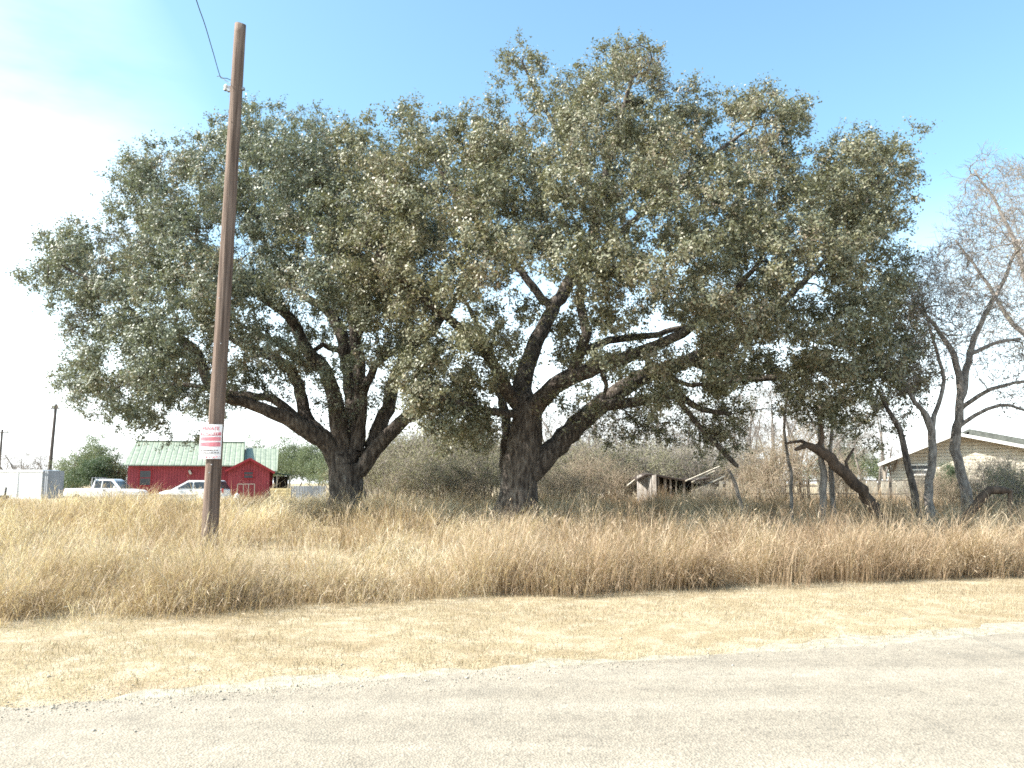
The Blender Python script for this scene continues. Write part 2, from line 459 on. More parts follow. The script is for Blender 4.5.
def mat_road():
    m, N, K = new_mat('chip_seal_road')
    out = N.new('ShaderNodeOutputMaterial'); b = N.new('ShaderNodeBsdfPrincipled')
    tc = N.new('ShaderNodeTexCoord')
    rot = N.new('ShaderNodeMapping'); rot.inputs['Rotation'].default_value = (0, 0, -math.atan(0.322)); rot.inputs['Scale'].default_value = (0.12, 1.6, 1)
    K(tc.outputs['Object'], rot.inputs['Vector'])
    n1 = N.new('ShaderNodeTexNoise'); n1.inputs['Scale'].default_value = 1.0; n1.inputs['Detail'].default_value = 6; K(rot.outputs['Vector'], n1.inputs['Vector'])
    n2 = N.new('ShaderNodeTexNoise'); n2.inputs['Scale'].default_value = 3.0; n2.inputs['Detail'].default_value = 8; n2.inputs['Roughness'].default_value = 0.7; K(tc.outputs['Object'], n2.inputs['Vector'])
    v = N.new('ShaderNodeTexVoronoi'); v.inputs['Scale'].default_value = 62; K(tc.outputs['Object'], v.inputs['Vector'])
    n3 = N.new('ShaderNodeTexNoise'); n3.inputs['Scale'].default_value = 24; n3.inputs['Detail'].default_value = 5; n3.inputs['Roughness'].default_value = 0.8; K(tc.outputs['Object'], n3.inputs['Vector'])
    c1 = N.new('ShaderNodeValToRGB'); e = c1.color_ramp.elements
    e[0].position = 0.3; e[0].color = (0.252, 0.222, 0.180, 1); e[1].position = 0.7; e[1].color = (0.340, 0.301, 0.245, 1)
    K(n1.outputs['Fac'], c1.inputs['Fac'])
    c2 = N.new('ShaderNodeValToRGB'); e = c2.color_ramp.elements
    e[0].position = 0.3; e[0].color = (0.8, 0.8, 0.8, 1); e[1].position = 0.7; e[1].color = (1.12, 1.1, 1.08, 1)
    K(n2.outputs['Fac'], c2.inputs['Fac'])
    c3 = N.new('ShaderNodeValToRGB'); e = c3.color_ramp.elements
    e[0].position = 0.0; e[0].color = (0.74, 0.73, 0.72, 1); e[1].position = 1.0; e[1].color = (1.18, 1.17, 1.15, 1)
    K(v.outputs['Color'], c3.inputs['Fac'])
    c4 = N.new('ShaderNodeValToRGB'); e = c4.color_ramp.elements
    e[0].position = 0.30; e[0].color = (0.45, 0.44, 0.43, 1); e[1].position = 0.43; e[1].color = (1, 1, 1, 1)
    K(n3.outputs['Fac'], c4.inputs['Fac'])
    prev = c1.outputs['Color']
    for c in (c2, c3, c4):
        a = N.new('ShaderNodeMixRGB'); a.blend_type = 'MULTIPLY'; a.inputs['Fac'].default_value = 1
        K(prev, a.inputs['Color1']); K(c.outputs['Color'], a.inputs['Color2']); prev = a.outputs['Color']
    K(prev, b.inputs['Base Color'])
    bp = N.new('ShaderNodeBump'); bp.inputs['Strength'].default_value = 0.7; bp.inputs['Distance'].default_value = 0.008
    K(v.outputs['Distance'], bp.inputs['Height']); K(bp.outputs['Normal'], b.inputs['Normal'])
    b.inputs['Roughness'].default_value = 0.9; b.inputs['Specular IOR Level'].default_value = 0.2
    K(b.outputs['BSDF'], out.inputs['Surface'])
    return m


M['ground'] = mat_ground()
M['road'] = mat_road()
M['caliche'] = mat_noise('caliche_gravel', (0.29, 0.257, 0.195), (0.42, 0.375, 0.295), 9, 0.95, bump=0.8, bscale=90, detail=8)
M['pebble'] = mat_leaf('pebbles', [(0.20, 0.175, 0.14), (0.34, 0.30, 0.245), (0.45, 0.41, 0.34)], 0.0, 0.9, None, 0.1)

# ------------------------------------------------------------------ setting: ground, road, shoulder
xs = np.concatenate([[-900, -600, -350, -180, -100, -60], np.arange(-40, -16, 1.0), np.arange(-16, 20, 0.22), np.arange(20, 44, 1.0), [60, 100, 180, 350, 600, 900]])
ys = np.concatenate([[-300, -150, -60, -25, -12], np.arange(-6, 3, 1.0), np.arange(3, 26, 0.22), np.arange(26, 60, 1.0), [64, 72, 90, 130, 200, 350, 600, 900]])
gx, gy = np.meshgrid(xs, ys)
gzv = gz(gx, gy)
gzv = gzv - 0.012 * (gy < road_y(gx) + 0.3)
gv = np.stack([gx, gy, gzv], -1).reshape(-1, 3)
nx, ny = len(xs), len(ys)
ii = (np.arange(ny - 1)[:, None] * nx + np.arange(nx - 1)[None]).ravel()
tag(mesh_np('ground', gv, [np.stack([ii, ii + 1, ii + nx + 1, ii + nx], -1)], M['ground'], smooth=True), 'dry straw coloured ground', None, None, 'structure')

RD = Vector((1, 0.322, 0)).normalized()
RNv = Vector((-RD.y, RD.x, 0))
RO = Vector((0, 7.25, 0))


def wob(s, seed, amp):
    return amp * (np.sin(s * 0.9 + seed) * 0.5 + np.sin(s * 2.3 + seed * 2.1) * 0.3 + np.sin(s * 5.7 + seed * 1.7) * 0.25 + np.sin(s * 13.1 + seed * .7) * 0.15)


def strip(name, lo, hi, z, mat, rows=2):
    s = np.concatenate([np.linspace(-300, -31, 60), np.arange(-30, 40, 0.06), np.linspace(41, 300, 60)])
    vs = []
    for k in range(rows):
        f = k / (rows - 1)
        t = lo(s) * (1 - f) + hi(s) * f
        p = np.stack([RO.x + RD.x * s + RNv.x * t, RO.y + RD.y * s + RNv.y * t, np.full_like(s, z)], -1)
        vs.append(p)
    n = len(s)
    v = np.concatenate(vs)
    fs = []
    for k in range(rows - 1):
        i = np.arange(n - 1) + k * n
        fs.append(np.stack([i, i + 1, i + n + 1, i + n], -1))
    return mesh_np(name, v, fs, mat)


shl = strip('gravel_shoulder', lambda s: np.full_like(s, -0.35), lambda s: 0.16 + wob(s, 3.1, 0.26) + 0.12 * np.sin(s * 0.35), 0.003, M['caliche'])
# the shoulder follows the first rise of the verge
co = np.zeros(len(shl.data.vertices) * 3, np.float32); shl.data.vertices.foreach_get('co', co); co = co.reshape(-1, 3)
half = len(co) // 2
co[half:, 2] = gz(co[half:, 0], co[half:, 1]) + 0.006
shl.data.vertices.foreach_set('co', co.ravel())
tag(shl, 'pale caliche gravel along the road edge', None, None, 'structure')
tag(strip('road', lambda s: np.full_like(s, -6.6), lambda s: -0.05 + wob(s, 1.2, 0.09), 0.012, M['road'], 3), 'pale chip seal road', None, None, 'structure')


# pebbles scattered along the broken edge of the road
def pebbles(n):
    s = RNG.uniform(-14, 20, n); t = np.where(RNG.random(n) < .75, RNG.normal(-0.10, 0.14, n), RNG.normal(0.1, .6, n))
    kp = RNG.random(n) < np.clip(.9 - .16 * (s + 2), .2, 1)
    s, t = s[kp], t[kp]; n = len(s)
    c = np.stack([RO.x + RD.x * s + RNv.x * t, RO.y + RD.y * s + RNv.y * t, np.zeros(n)], -1)
    c[:, 2] = np.maximum(gz(c[:, 0], c[:, 1]), np.where(t < 0, 0.012, 0)) + 0.004
    r = RNG.uniform(0.003, 0.009, n) * (1 + (RNG.random(n) < .05))
    base = np.array([[1, 0, 0], [0, 1, 0], [-1, 0, 0], [0, -1, 0], [0, 0, .7], [0, 0, -.7]])
    v = base[None] * r[:, None, None] * RNG.uniform(0.6, 1.3, (n, 6, 1)) * RNG.uniform(.7, 1.3, (n, 1, 3)) + c[:, None]
    f = np.array([[0, 1, 4], [1, 2, 4], [2, 3, 4], [3, 0, 4], [1, 0, 5], [2, 1, 5], [3, 2, 5], [0, 3, 5]])
    F_ = (f[None] + (np.arange(n) * 6)[:, None, None]).reshape(-1, 3)
    return tag(mesh_np('gravel', v.reshape(-1, 3), [F_], M['pebble']), 'loose gravel along the edge of the road', 'gravel', None, 'stuff')


pebbles(10000)


# ------------------------------------------------------------------ grass
def unit(a):
    return a / (np.linalg.norm(a, axis=-1, keepdims=True) + 1e-9)


def blades(root, h, az, bend, width, tint, heads=None):
    """root (n,3); each blade three levels: two quads and a tip"""
    n = len(root)
    d = np.stack([np.cos(az), np.sin(az), np.zeros(n)], -1)
    fa = RNG.uniform(0, 2 * math.pi, n)
    sd = np.stack([np.cos(fa), np.sin(fa), np.zeros(n)], -1) * (width / 2)[:, None]
    up = np.array([0, 0, 1.0])
    def at(t):
        ang = bend * t
        hor = h * (t * np.sin(ang * 0.6))
        ver = h * t * np.cos(ang * 0.62)
        return root + d * hor[:, None] + up * ver[:, None]
    p0, p1, p2, p3 = root, at(np.full(n, .42)), at(np.full(n, .76)), at(np.full(n, 1.0))
    v = np.stack([p0 - sd, p0 + sd, p1 - sd * .85, p1 + sd * .85, p2 - sd * .6, p2 + sd * .6, p3], 1).reshape(-1, 3)
    b = np.arange(n)[:, None] * 7
    q = np.concatenate([b + np.array([[0, 1, 3, 2]]), b + np.array([[2, 3, 5, 4]])])
    t3 = b + np.array([[4, 5, 6]])
    tt = np.repeat(tint, 7)
    if heads is not None and heads.any():
        k = np.where(heads)[0]
        m = len(k)
        ax = unit(p3[k] - p2[k])
        s2 = unit(np.cross(ax, RNG.normal(size=(m, 3))))
        L_ = RNG.uniform(0.04, 0.10, m)[:, None]; w_ = RNG.uniform(0.004, 0.008, m)[:, None]
        a0 = p3[k] - ax * L_ * .6
        hv = np.stack([a0, a0 + ax * L_ * .5 + s2 * w_, a0 + ax * L_, a0 + ax * L_ * .5 - s2 * w_], 1).reshape(-1, 3)
        hb = n * 7 + np.arange(m)[:, None] * 4 + np.arange(4)[None]
        v = np.concatenate([v, hv]); q = np.concatenate([q, hb])
        tt = np.concatenate([tt, np.repeat(np.clip(tint[k] + .25, 0, 1), 4)])
    return v, q, t3, tt


def snoise(x, y, s, seed):
    """smooth value in about -1..1"""
    r = np.random.default_rng(seed)
    o = 0
    for k in range(7):
        a = r.uniform(0, 2 * math.pi); f = s * r.uniform(.5, 1.6); ph = r.uniform(0, 6.28)
        o = o + np.sin((x * math.cos(a) + y * math.sin(a)) * f + ph)
    return o / 3.2


def px_of(x, y):
    return 512 + F * x / (y * 0.993 + 1e-6)


# the biggest tussocks of the photograph: pixel column, metres behind the front line, height, radius, tint
TUSSOCKS = {False: [(22, .35, .80, .5, .30), (85, .5, .7, .4, .6), (165, .15, .92, .55, .12), (180, .4, .85, .4, .25), (250, .8, .75, .5, .75), (425, .2, .95, .5, .10), (440, .5, .85, .4, .3), (330, 1.2, .8, .5, .85),
                    (90, 2.2, .95, .6, .3), (300, 3, .95, .7, .95), (210, 3.3, 1.22, .5, .9), (196, 3.1, 1.1, .5, .7), (226, 3.5, 1.15, .45, .5), (212, 3.9, 1.2, .4, .6), (130, 4, 1.1, .8, .95), (60, 5, 1.15, .8, .95), (120, 6, 1.15, .8, .15),
                    (320, 6.5, 1.2, .8, .15), (390, 5, 1.1, .7, .8), (30, 8, 1.2, .8, .2), (260, 9, 1.2, .9, .3), (405, 8, 1.2, .8, .2)],
            True: [(500, 1.0, 1.0, .5, .85), (545, .35, 1.2, .6, .6), (600, .2, 1.35, .65, .3), (650, .4, 1.42, .7, .65), (688, .5, 1.25, .45, .15), (770, .2, 1.3, .6, .5), (835, .3, 1.35, .7, .2), (905, .3, 1.25, .6, .55),
                   (975, .3, 1.3, .7, .25), (1030, .4, 1.3, .6, .5), (575, 1.6, 1.3, .6, .9), (735, 1.4, 1.35, .6, .1)]}


def tall_grass(name, label, mat, right, nm, nb):
    """mounds of bunch grass: every mound is a few hundred blades arching out of its own centre, over a thin low filler"""
    K_ = nm * 5
    x = RNG.uniform(-22, 28, K_)
    u = RNG.random(K_)
    n = np.where(u < 0.30, RNG.uniform(0.1, 2.6, K_), RNG.uniform(0, 1, K_) ** 1.15 * 25)
    px = px_of(x, edge_y(x) + n)
    y = edge_y(x) + n / .954 + 0.34 * snoise(x, x * 0, 2.2, 5) + 0.20 * snoise(x, x * 0, 6, 6)
    side = px + 45 * snoise(x, y, 0.9, 11) > 505 + 7 * np.clip(n - 3, -3, 9)
    keep = (side == right) & (np.abs(px - 512) < 640)
    keep &= ~((np.abs(px - 716) < 17) & (n < 0.9))               # a notch in the front line
    keep &= (snoise(x, y, 2.1, 23) > -.42) | (n < 1.2)                         # gaps between the clumps
    x, y, n = x[keep][:nm], y[keep][:nm], n[keep][:nm]
    k = len(x)
    big = snoise(x, y, 1.0, 21)
    if right:
        hh = (0.98 + 0.22 * big + RNG.normal(0, .13, k)) * np.where(n > 5, .86, 1.0) * np.clip(.80 + n * .25, 0, 1)
        R_ = RNG.uniform(.16, .50, k)
    else:
        hh = (0.66 + 0.20 * big + RNG.normal(0, .13, k)) * np.clip(.74 + n * .25, 0, 1) + 0.44 * np.clip((n - 3.5) / 4, 0, 1)
        R_ = RNG.uniform(.22, .75, k)
    hh *= np.clip(1.06 + .3 * snoise(x, y, 1.2, 22), .7, 1.45)
    hh = np.minimum(hh, 1.3 if right else 1.12)
    hh = np.clip(hh, .22, 1.5)
    tt = np.clip(0.5 + 0.30 * snoise(x, y, .9, 33) + 0.30 * snoise(x, y, 2.6, 34) + RNG.normal(0, .26, k), 0, 1)
    leanaz = 1.3 * snoise(x, y, .8, 41) + (-0.5 if not right else -.8)
    lod = np.clip(snoise(x, y, 1.05, 51) * 1.7 + (0.55 if not right else -0.15), 0, 1)
    hx, hn, hz, hr, ht = np.array(TUSSOCKS[right], float).T
    hyy = np.full(len(hx), 12.0)
    for _ in range(6):
        hxx = (hx - 512) / F * hyy * .993; hyy = edge_y(hxx) + hn / .954
    x, y, n = np.append(x, hxx), np.append(y, hyy), np.append(n, hn)
    hh, R_, tt = np.append(hh, hz), np.append(R_, hr), np.append(tt, ht)
    leanaz, lod = np.append(leanaz, RNG.uniform(-1, 1, len(hx))), np.append(lod, np.zeros(len(hx)))
    k = len(x)
    cnt = np.clip(nb * (R_ / .3) ** 1.3 * np.where(n < 4, 1.25, 0.62), 10, None).astype(int)
    # broad bushy clumps: every mound belongs to the nearest of some clump centres, tall in the middle and low between them
    sx, sy = RNG.uniform(-22, 28, 2600), 0
    sn_ = RNG.uniform(0.45, 26, 2600); sn_[:500] = RNG.uniform(.35, .8, 500)
    sy = edge_y(sx) + sn_ / .954
    ks = []
    for i in range(2600):
        if all((sx[i] - sx[j]) ** 2 + (sy[i] - sy[j]) ** 2 > (1.25 + .02 * sn_[i]) ** 2 for j in ks): ks.append(i)
    sx, sy = sx[ks], sy[ks]
    dm = np.hypot(x[:, None] - sx[None], y[:, None] - sy[None])
    own = dm.argmin(1); ds = dm.min(1) / .74
    sr = RNG.uniform(.72, 1.25, len(sx)); st_ = RNG.normal(0, .30, len(sx))
    nh = len(hx)
    f = np.clip(1.36 - .62 * ds ** 2, .50, 1.36) * sr[own] * np.where(n > 4, 1.12, 1.0)
    f[-nh:] = 1
    hh = np.clip(hh * f, np.where(n > 5, .88, .25), np.where(n > 5, 1.35, 1.38 if right else 1.05))
    hh[-nh:] = hz
    tt = np.clip(tt + st_[own] * (np.arange(k) < k - nh) - .28 * (ds > .95), 0, 1)  # hollows between clumps tinted darker, shade put into the colour
    cnt = np.where((ds > .92) & (RNG.random(k) < .8) & (np.arange(k) < k - nh) & (n < 11), 3, (cnt * np.where(ds < .92, 1.25, 1)).astype(int))
    idx = np.repeat(np.arange(k), cnt)
    m = len(idx)
    q = np.sqrt(RNG.random(m)) ; th = RNG.uniform(0, 2 * math.pi, m)
    rad = q * R_[idx]
    rx, ry = x[idx] + rad * np.cos(th), y[idx] + rad * np.sin(th)
    root = np.stack([rx, ry, gz(rx, ry) - .02], -1)
    h = hh[idx] * RNG.uniform(.5, 1.12, m) * (1 - .55 * q ** 2) * (1 + .15 * lod[idx])
    az = np.where(RNG.random(m) < .25 + .55 * lod[idx], leanaz[idx] + RNG.normal(0, .5, m), th + RNG.normal(0, .5, m))
    ox_, oy_ = rx - sx[own[idx]], ry - sy[own[idx]]
    az = np.where(RNG.random(m) < .55 * (1 - lod[idx]), np.arctan2(oy_, ox_) + RNG.normal(0, .5, m), az)
    bend = np.abs(RNG.normal(.40, .35, m)) + .45 * np.clip(ds[idx], 0, 1.3) * RNG.random(m) + .5 * q * RNG.random(m) + lod[idx] * RNG.uniform(.4, 1.6, m)
    w = RNG.uniform(.0030, .0075, m) * np.clip(root[:, 1] / 11, 1, 2.2)
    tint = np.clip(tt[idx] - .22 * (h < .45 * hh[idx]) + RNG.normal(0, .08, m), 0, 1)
    # stray kinked and broken stems
    kink = RNG.random(m) < .06
    bend = np.where(kink, bend + RNG.uniform(.6, 1.4, m), bend); h = np.where(kink, h * 1.1, h)
    # loose leaves and broken stems tangled through the mounds, held up off the ground
    me = int(m * 1.0)
    pk = RNG.integers(0, m, me)
    lv = RNG.uniform(.15, .85, me)
    off = h[pk] * lv
    er = root[pk] + np.stack([np.cos(az[pk]), np.sin(az[pk]), np.zeros(me)], -1) * (off * np.sin(bend[pk] * lv * .6))[:, None]
    er[:, 2] += off * np.cos(bend[pk] * lv * .62)
    root = np.vstack([root, er]); h = np.append(h, RNG.uniform(.10, .32, me)); az = np.append(az, RNG.uniform(0, 6.28, me))
    bend = np.append(bend, RNG.uniform(.7, 2.6, me)); w = np.append(w, w[pk] * RNG.uniform(.8, 1.5, me))
    tint = np.append(tint, np.clip(tint[pk] + .22 * (lv - .35) + RNG.normal(0, .1, me), 0, 1))  # leaves tinted paler upwards, painting bright tops over shaded bases
    # low filler between the mounds
    mf = int(m * .16)
    fx = RNG.uniform(-22, 28, mf * 2); fn = RNG.random(mf * 2) ** 1.3 * 25
    fy = edge_y(fx) + fn + .1
    fp = px_of(fx, fy)
    ok = ((fp + 45 * snoise(fx, fy, .9, 11) > 505 + 7 * np.clip(fn - 3, -3, 9)) == right) & (np.abs(fp - 512) < 640)
    fx, fy, fn = fx[ok], fy[ok], fn[ok]
    mf = len(fx)
    root = np.vstack([root, np.stack([fx, fy, gz(fx, fy) - .02], -1)])
    h = np.append(h, RNG.uniform(.18, .42 if not right else .6, mf) * (1 + .5 * (fn > 5)))
    az = np.append(az, RNG.uniform(0, 6.28, mf)); bend = np.append(bend, np.abs(RNG.normal(.8, .5, mf)))
    w = np.append(w, RNG.uniform(.003, .008, mf) * np.clip(fy / 11, 1, 2.2))
    tint = np.append(tint, np.clip(.42 + .3 * snoise(fx, fy, 1.1, 35) + RNG.normal(0, .15, mf), 0, 1))
    # a thin fringe creeping out over the mown strip
    mg = 2600
    gx_ = RNG.uniform(-16, 22, mg); gn = RNG.exponential(.22, mg) * -1 + .35
    gy_ = edge_y(gx_) + gn + .2 * snoise(gx_, gx_ * 0, 2.2, 5)
    gk = ((px_of(gx_, gy_) > 505) == right)
    gx_, gy_, gn = gx_[gk], gy_[gk], gn[gk]; mg = len(gx_)
    root = np.vstack([root, np.stack([gx_, gy_, gz(gx_, gy_) - .01], -1)])
    h = np.append(h, RNG.uniform(.06, .30, mg) * np.clip(1 + gn, .25, 1)); az = np.append(az, RNG.uniform(0, 6.28, mg)); bend = np.append(bend, np.abs(RNG.normal(.9, .6, mg)))
    w = np.append(w, RNG.uniform(.003, .007, mg)); tint = np.append(tint, RNG.uniform(.2, .8, mg))
    heads = RNG.random(len(root)) < (.10 if right else .06)
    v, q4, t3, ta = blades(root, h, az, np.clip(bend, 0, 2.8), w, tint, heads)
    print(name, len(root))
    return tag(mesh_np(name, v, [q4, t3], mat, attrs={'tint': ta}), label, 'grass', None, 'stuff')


tall_grass('tall_grass', 'bright tangled dry grass filling the lot left of the big oak', M['grass'], False, 1150, 56)
tall_grass('tall_grass', 'taller brown dry grass filling the lot from the big oak to the right', M['grass_brown'], True, 1350, 80)


def mown(n):
    x = RNG.uniform(-13, 19, n)
    f = RNG.random(n)
    y0 = road_y(x) - 0.06 + 0.2 * snoise(x, x * 0, 2.5, 8); y1 = edge_y(x) + .5
    y = y0 + (y1 - y0) * f ** .9
    keep = (np.abs(px_of(x, y) - 512) < 620) & (snoise(x, y, 2.6, 71) + .7 * snoise(x, y, 7, 72) > RNG.uniform(-1.1, .7, n) - .25 * (f > .2))
    x, y = x[keep], y[keep]
    m = len(x)
    root = np.stack([x, y, gz(x, y) - .004], -1)
    h = RNG.uniform(.025, .075, m)
    tint = np.clip(.5 + .34 * snoise(x, y, 1.2, 81) + .3 * snoise(x, y, 4, 82) - .15 * ((y - road_y(x)) / (edge_y(x) - road_y(x)) - .4) + RNG.normal(0, .12, m), 0, 1)
    v, q, t3, ta = blades(root, h, RNG.uniform(0, 6.28, m), np.abs(RNG.normal(1.0, .6, m)), RNG.uniform(.003, .006, m), tint)
    return tag(mesh_np('mown_grass', v, [q, t3], M['stubble'], attrs={'tint': ta}), 'short mown straw yellow grass on the road verge', 'grass', None, 'stuff')


mown(130000)


# ------------------------------------------------------------------ tree machinery
class Skel:
    def __init__(self, cap=60000):
        self.p = np.zeros((cap, 3)); self.d = np.zeros((cap, 3)); self.par = np.full(cap, -1); self.r0 = np.zeros(cap); self.n = 0

    def add(self, p, par, r0=0.0):
        i = self.n
        self.p[i] = p; self.par[i] = par; self.r0[i] = r0
        if par >= 0:
            d = self.p[i] - self.p[par]; l = np.linalg.norm(d)
            self.d[i] = d / l if l > 1e-6 else self.d[par]
        else:
            self.d[i] = (0, 0, 1)
        self.n += 1
        return i

    def limb(self, pts, Y0, step=0.22, jit=0.02, root=False, attach=None):
        """pts rows (px,py,dy,halfwidth px) in photo pixels"""
        w = []
        for (px, py, dy, hw) in pts:
            q = P(px, py, Y0 + dy)
            w.append([*q, .93 * hw * depth_of(q) / F])
        return self.limb3(w, step, jit, root)

    def limb3(self, w, step=0.22, jit=0.02, root=False):
        w = spline(w, step)
        if root or self.n == 0:
            par = -1
        else:
            par = int(np.argmin(np.linalg.norm(self.p[:self.n] - w[0, :3], axis=1)))
            w = w[1:]
        for row in w:
            r = max(row[3], .01)
            par = self.add(row[:3] + RNG.normal(0, jit, 3) * min(1, r * 8), par, r)
        return par

    def grow(self, tips, seg=0.3, wig=0.16, lift=0.25, back=0.6, maxd=6.0):
        """connect every tip to the nearest suitable node; returns indices of end nodes"""
        tips = np.asarray(tips)
        d0 = np.array([np.min(np.linalg.norm(self.p[:self.n] - t, axis=1)) for t in tips])
        ends = []
        for t in tips[np.argsort(d0)]:
            v = t - self.p[:self.n]
            L_ = np.linalg.norm(v, axis=1) + 1e-6
            c = np.einsum('ij,ij->i', v, self.d[:self.n]) / L_
            i = int(np.argmin(L_ * (1 + back * (1 - c) * .5)))
            a = self.p[i].copy(); dist = L_[i]
            k = max(2, int(dist / seg))
            side = RNG.normal(0, wig, 3) * dist
            ctl = a + self.d[i] * dist * .35 + (t - a) * .25 + side + np.array([0, 0, lift * dist * .3])
            par = i
            for j in range(1, k + 1):
                u = j / k
                q = (1 - u) ** 2 * a + 2 * u * (1 - u) * ctl + u * u * t
                if j < k: q = q + RNG.normal(0, .03, 3) * min(1.5, dist)
                par = self.add(q, par)
            ends.append(par)
        return np.array(ends)

    def radii(self, tip_r=0.006, e=2.35):
        n = self.n
        acc = np.zeros(n)
        for i in range(n - 1, -1, -1):
            if acc[i] == 0: acc[i] = tip_r ** e
            p = self.par[i]
            if p >= 0: acc[p] += acc[i]
        r = acc ** (1 / e)
        for i in range(n):
            p = self.par[i]
            if self.r0[i] > 0: r[i] = self.r0[i]
            elif p >= 0: r[i] = min(r[i], r[p] * .8)
        return r

    def tubes(self, r, rmin=0.0, taper=True):
        n = self.n
        ch = [[] for _ in range(n)]
        for i in range(n):
            if self.par[i] >= 0: ch[self.par[i]].append(i)
        T = Tubes()
        starts = [(i, -1) for i in range(n) if self.par[i] < 0]
        while starts:
            s, p = starts.pop()
            chain, rad = ([], [])
            if p >= 0:
                chain.append(self.p[p]); rad.append(min(r[p] * .95, r[s] * 1.25))
            i = s
            while True:
                chain.append(self.p[i]); rad.append(r[i])
                if not ch[i]: break
                c = sorted(ch[i], key=lambda k: -r[k])
                for o in c[1:]: starts.append((o, i))
                i = c[0]
            m = max(rad)
            if m < rmin: continue
            sides = 12 if m > .15 else 8 if m > .06 else 5 if m > .02 else 3
            T.add(chain, rad, sides)
        return T


def poly_test(pts, poly):
    """inside mask and distance to the outline, in pixels"""
    poly = np.asarray(poly, float)
    a = poly; b = np.roll(poly, -1, 0)
    x, y = pts[:, 0:1], pts[:, 1:2]
    cond = ((a[:, 1] > y) != (b[:, 1] > y)) & (x < (b[:, 0] - a[:, 0]) * (y - a[:, 1]) / (b[:, 1] - a[:, 1] + 1e-9) + a[:, 0])
    ins = cond.sum(1) % 2 == 1
    ab = b - a
    t = np.clip(((x - a[:, 0]) * ab[:, 0] + (y - a[:, 1]) * ab[:, 1]) / ((ab ** 2).sum(1) + 1e-9), 0, 1)
    d = np.hypot(x - a[:, 0] - t * ab[:, 0], y - a[:, 1] - t * ab[:, 1]).min(1)
    return ins, d


def sample_crown(outline, sparse, Y0, R, n, spacing, zscale=1.0, front=0.5):
    """clump centres filling a rounded volume behind an outline measured in photo pixels; R = depth radius in metres"""
    o = np.asarray(outline, float)
    lo, hi = o.min(0), o.max(0)
    ppm = F / Y0
    out, ed = [], []
    tries = 0
    arr = np.zeros((0, 3))
    while len(out) < n and tries < 60:
        tries += 1
        c = RNG.uniform(lo, hi, (400, 2))
        ins, d = poly_test(c, outline)
        ok = ins & (d > 9)
        dens = np.ones(len(c))
        for poly, val in sparse:
            i2, _ = poly_test(c, poly)
            dens[i2] = np.minimum(dens[i2], val)
        ok &= RNG.random(len(c)) < dens
        for (px, py), dd in zip(c[ok], d[ok]):
            Rp = R * ppm
            dd = min(dd, Rp)
            hd = math.sqrt(dd * (2 * Rp - dd)) / ppm * zscale
            s = -1 if RNG.random() < front else 1
            dy = s * hd * RNG.random() ** .55
            q = P(px, py, Y0 + dy)
            if len(out) and np.min(np.linalg.norm(np.array(out) - q, axis=1)) < spacing: continue
            out.append(q); ed.append(dd / ppm)
            if len(out) >= n: break
    global LAST_EDGE
    LAST_EDGE = np.array(ed)
    return np.array(out)


def leaf_mesh(name, mat, parent, centers, tint, size, up=0.35, wl=0.5, outward=None):
    n = len(centers)
    nrm = RNG.normal(size=(n, 3)) * (1 if outward is None else .62) + np.array([0, 0, up])
    if outward is not None: nrm = nrm + outward
    nrm = unit(nrm)
    ax = unit(np.cross(nrm, RNG.normal(size=(n, 3))))
    bx = np.cross(nrm, ax)
    s = size * RNG.uniform(.6, 1.35, n)[:, None]
    w = s * wl * RNG.uniform(.75, 1.25, n)[:, None]
    v = np.stack([centers - ax * s * .5, centers + bx * w * .5 + ax * s * .05, centers + ax * s * .5, centers - bx * w * .5 + ax * s * .05], 1).reshape(-1, 3)
    q = np.arange(n)[:, None] * 4 + np.arange(4)[None]
    return mesh_np(name, v, [q], mat, parent, attrs={'tint': np.repeat(tint, 4)})


def spray(tips, dirs, nsub, nleaf, rsub, rleaf, tint, jt=.14):
    """leaf centres: each tip carries a few short shoots, leaves set along every shoot"""
    m = len(tips)
    sub = tips[:, None] + unit(RNG.normal(size=(m, nsub, 3)) + dirs[:, None] * .6) * RNG.uniform(.35, 1.25, (m, nsub, 1)) * rsub
    st = np.clip(tint[:, None] + RNG.normal(0, jt, (m, nsub)), 0, 1)
    u = RNG.uniform(.1, 1.08, (m, nsub, nleaf, 1))
    c = tips[:, None, None] + (sub - tips[:, None])[:, :, None] * u + RNG.normal(0, rleaf, (m, nsub, nleaf, 3)) * (0.55 + .45 * u)
    t = np.broadcast_to(st[:, :, None], (m, nsub, nleaf))
    return c.reshape(-1, 3), np.clip(t.ravel(), 0, 1), sub


def rooted(limbs):
    """carry the first limb on down into the ground"""
    (x0, y0, d0, h0), (x1, y1, _, _) = limbs[0][0], limbs[0][1]
    sl = max(-1.2, min(1.2, (x0 - x1) / max(4, y0 - y1)))
    return [[(x0 + sl * (538 - y0), 538, d0, h0 * 1.15)] + list(limbs[0])] + list(limbs[1:])


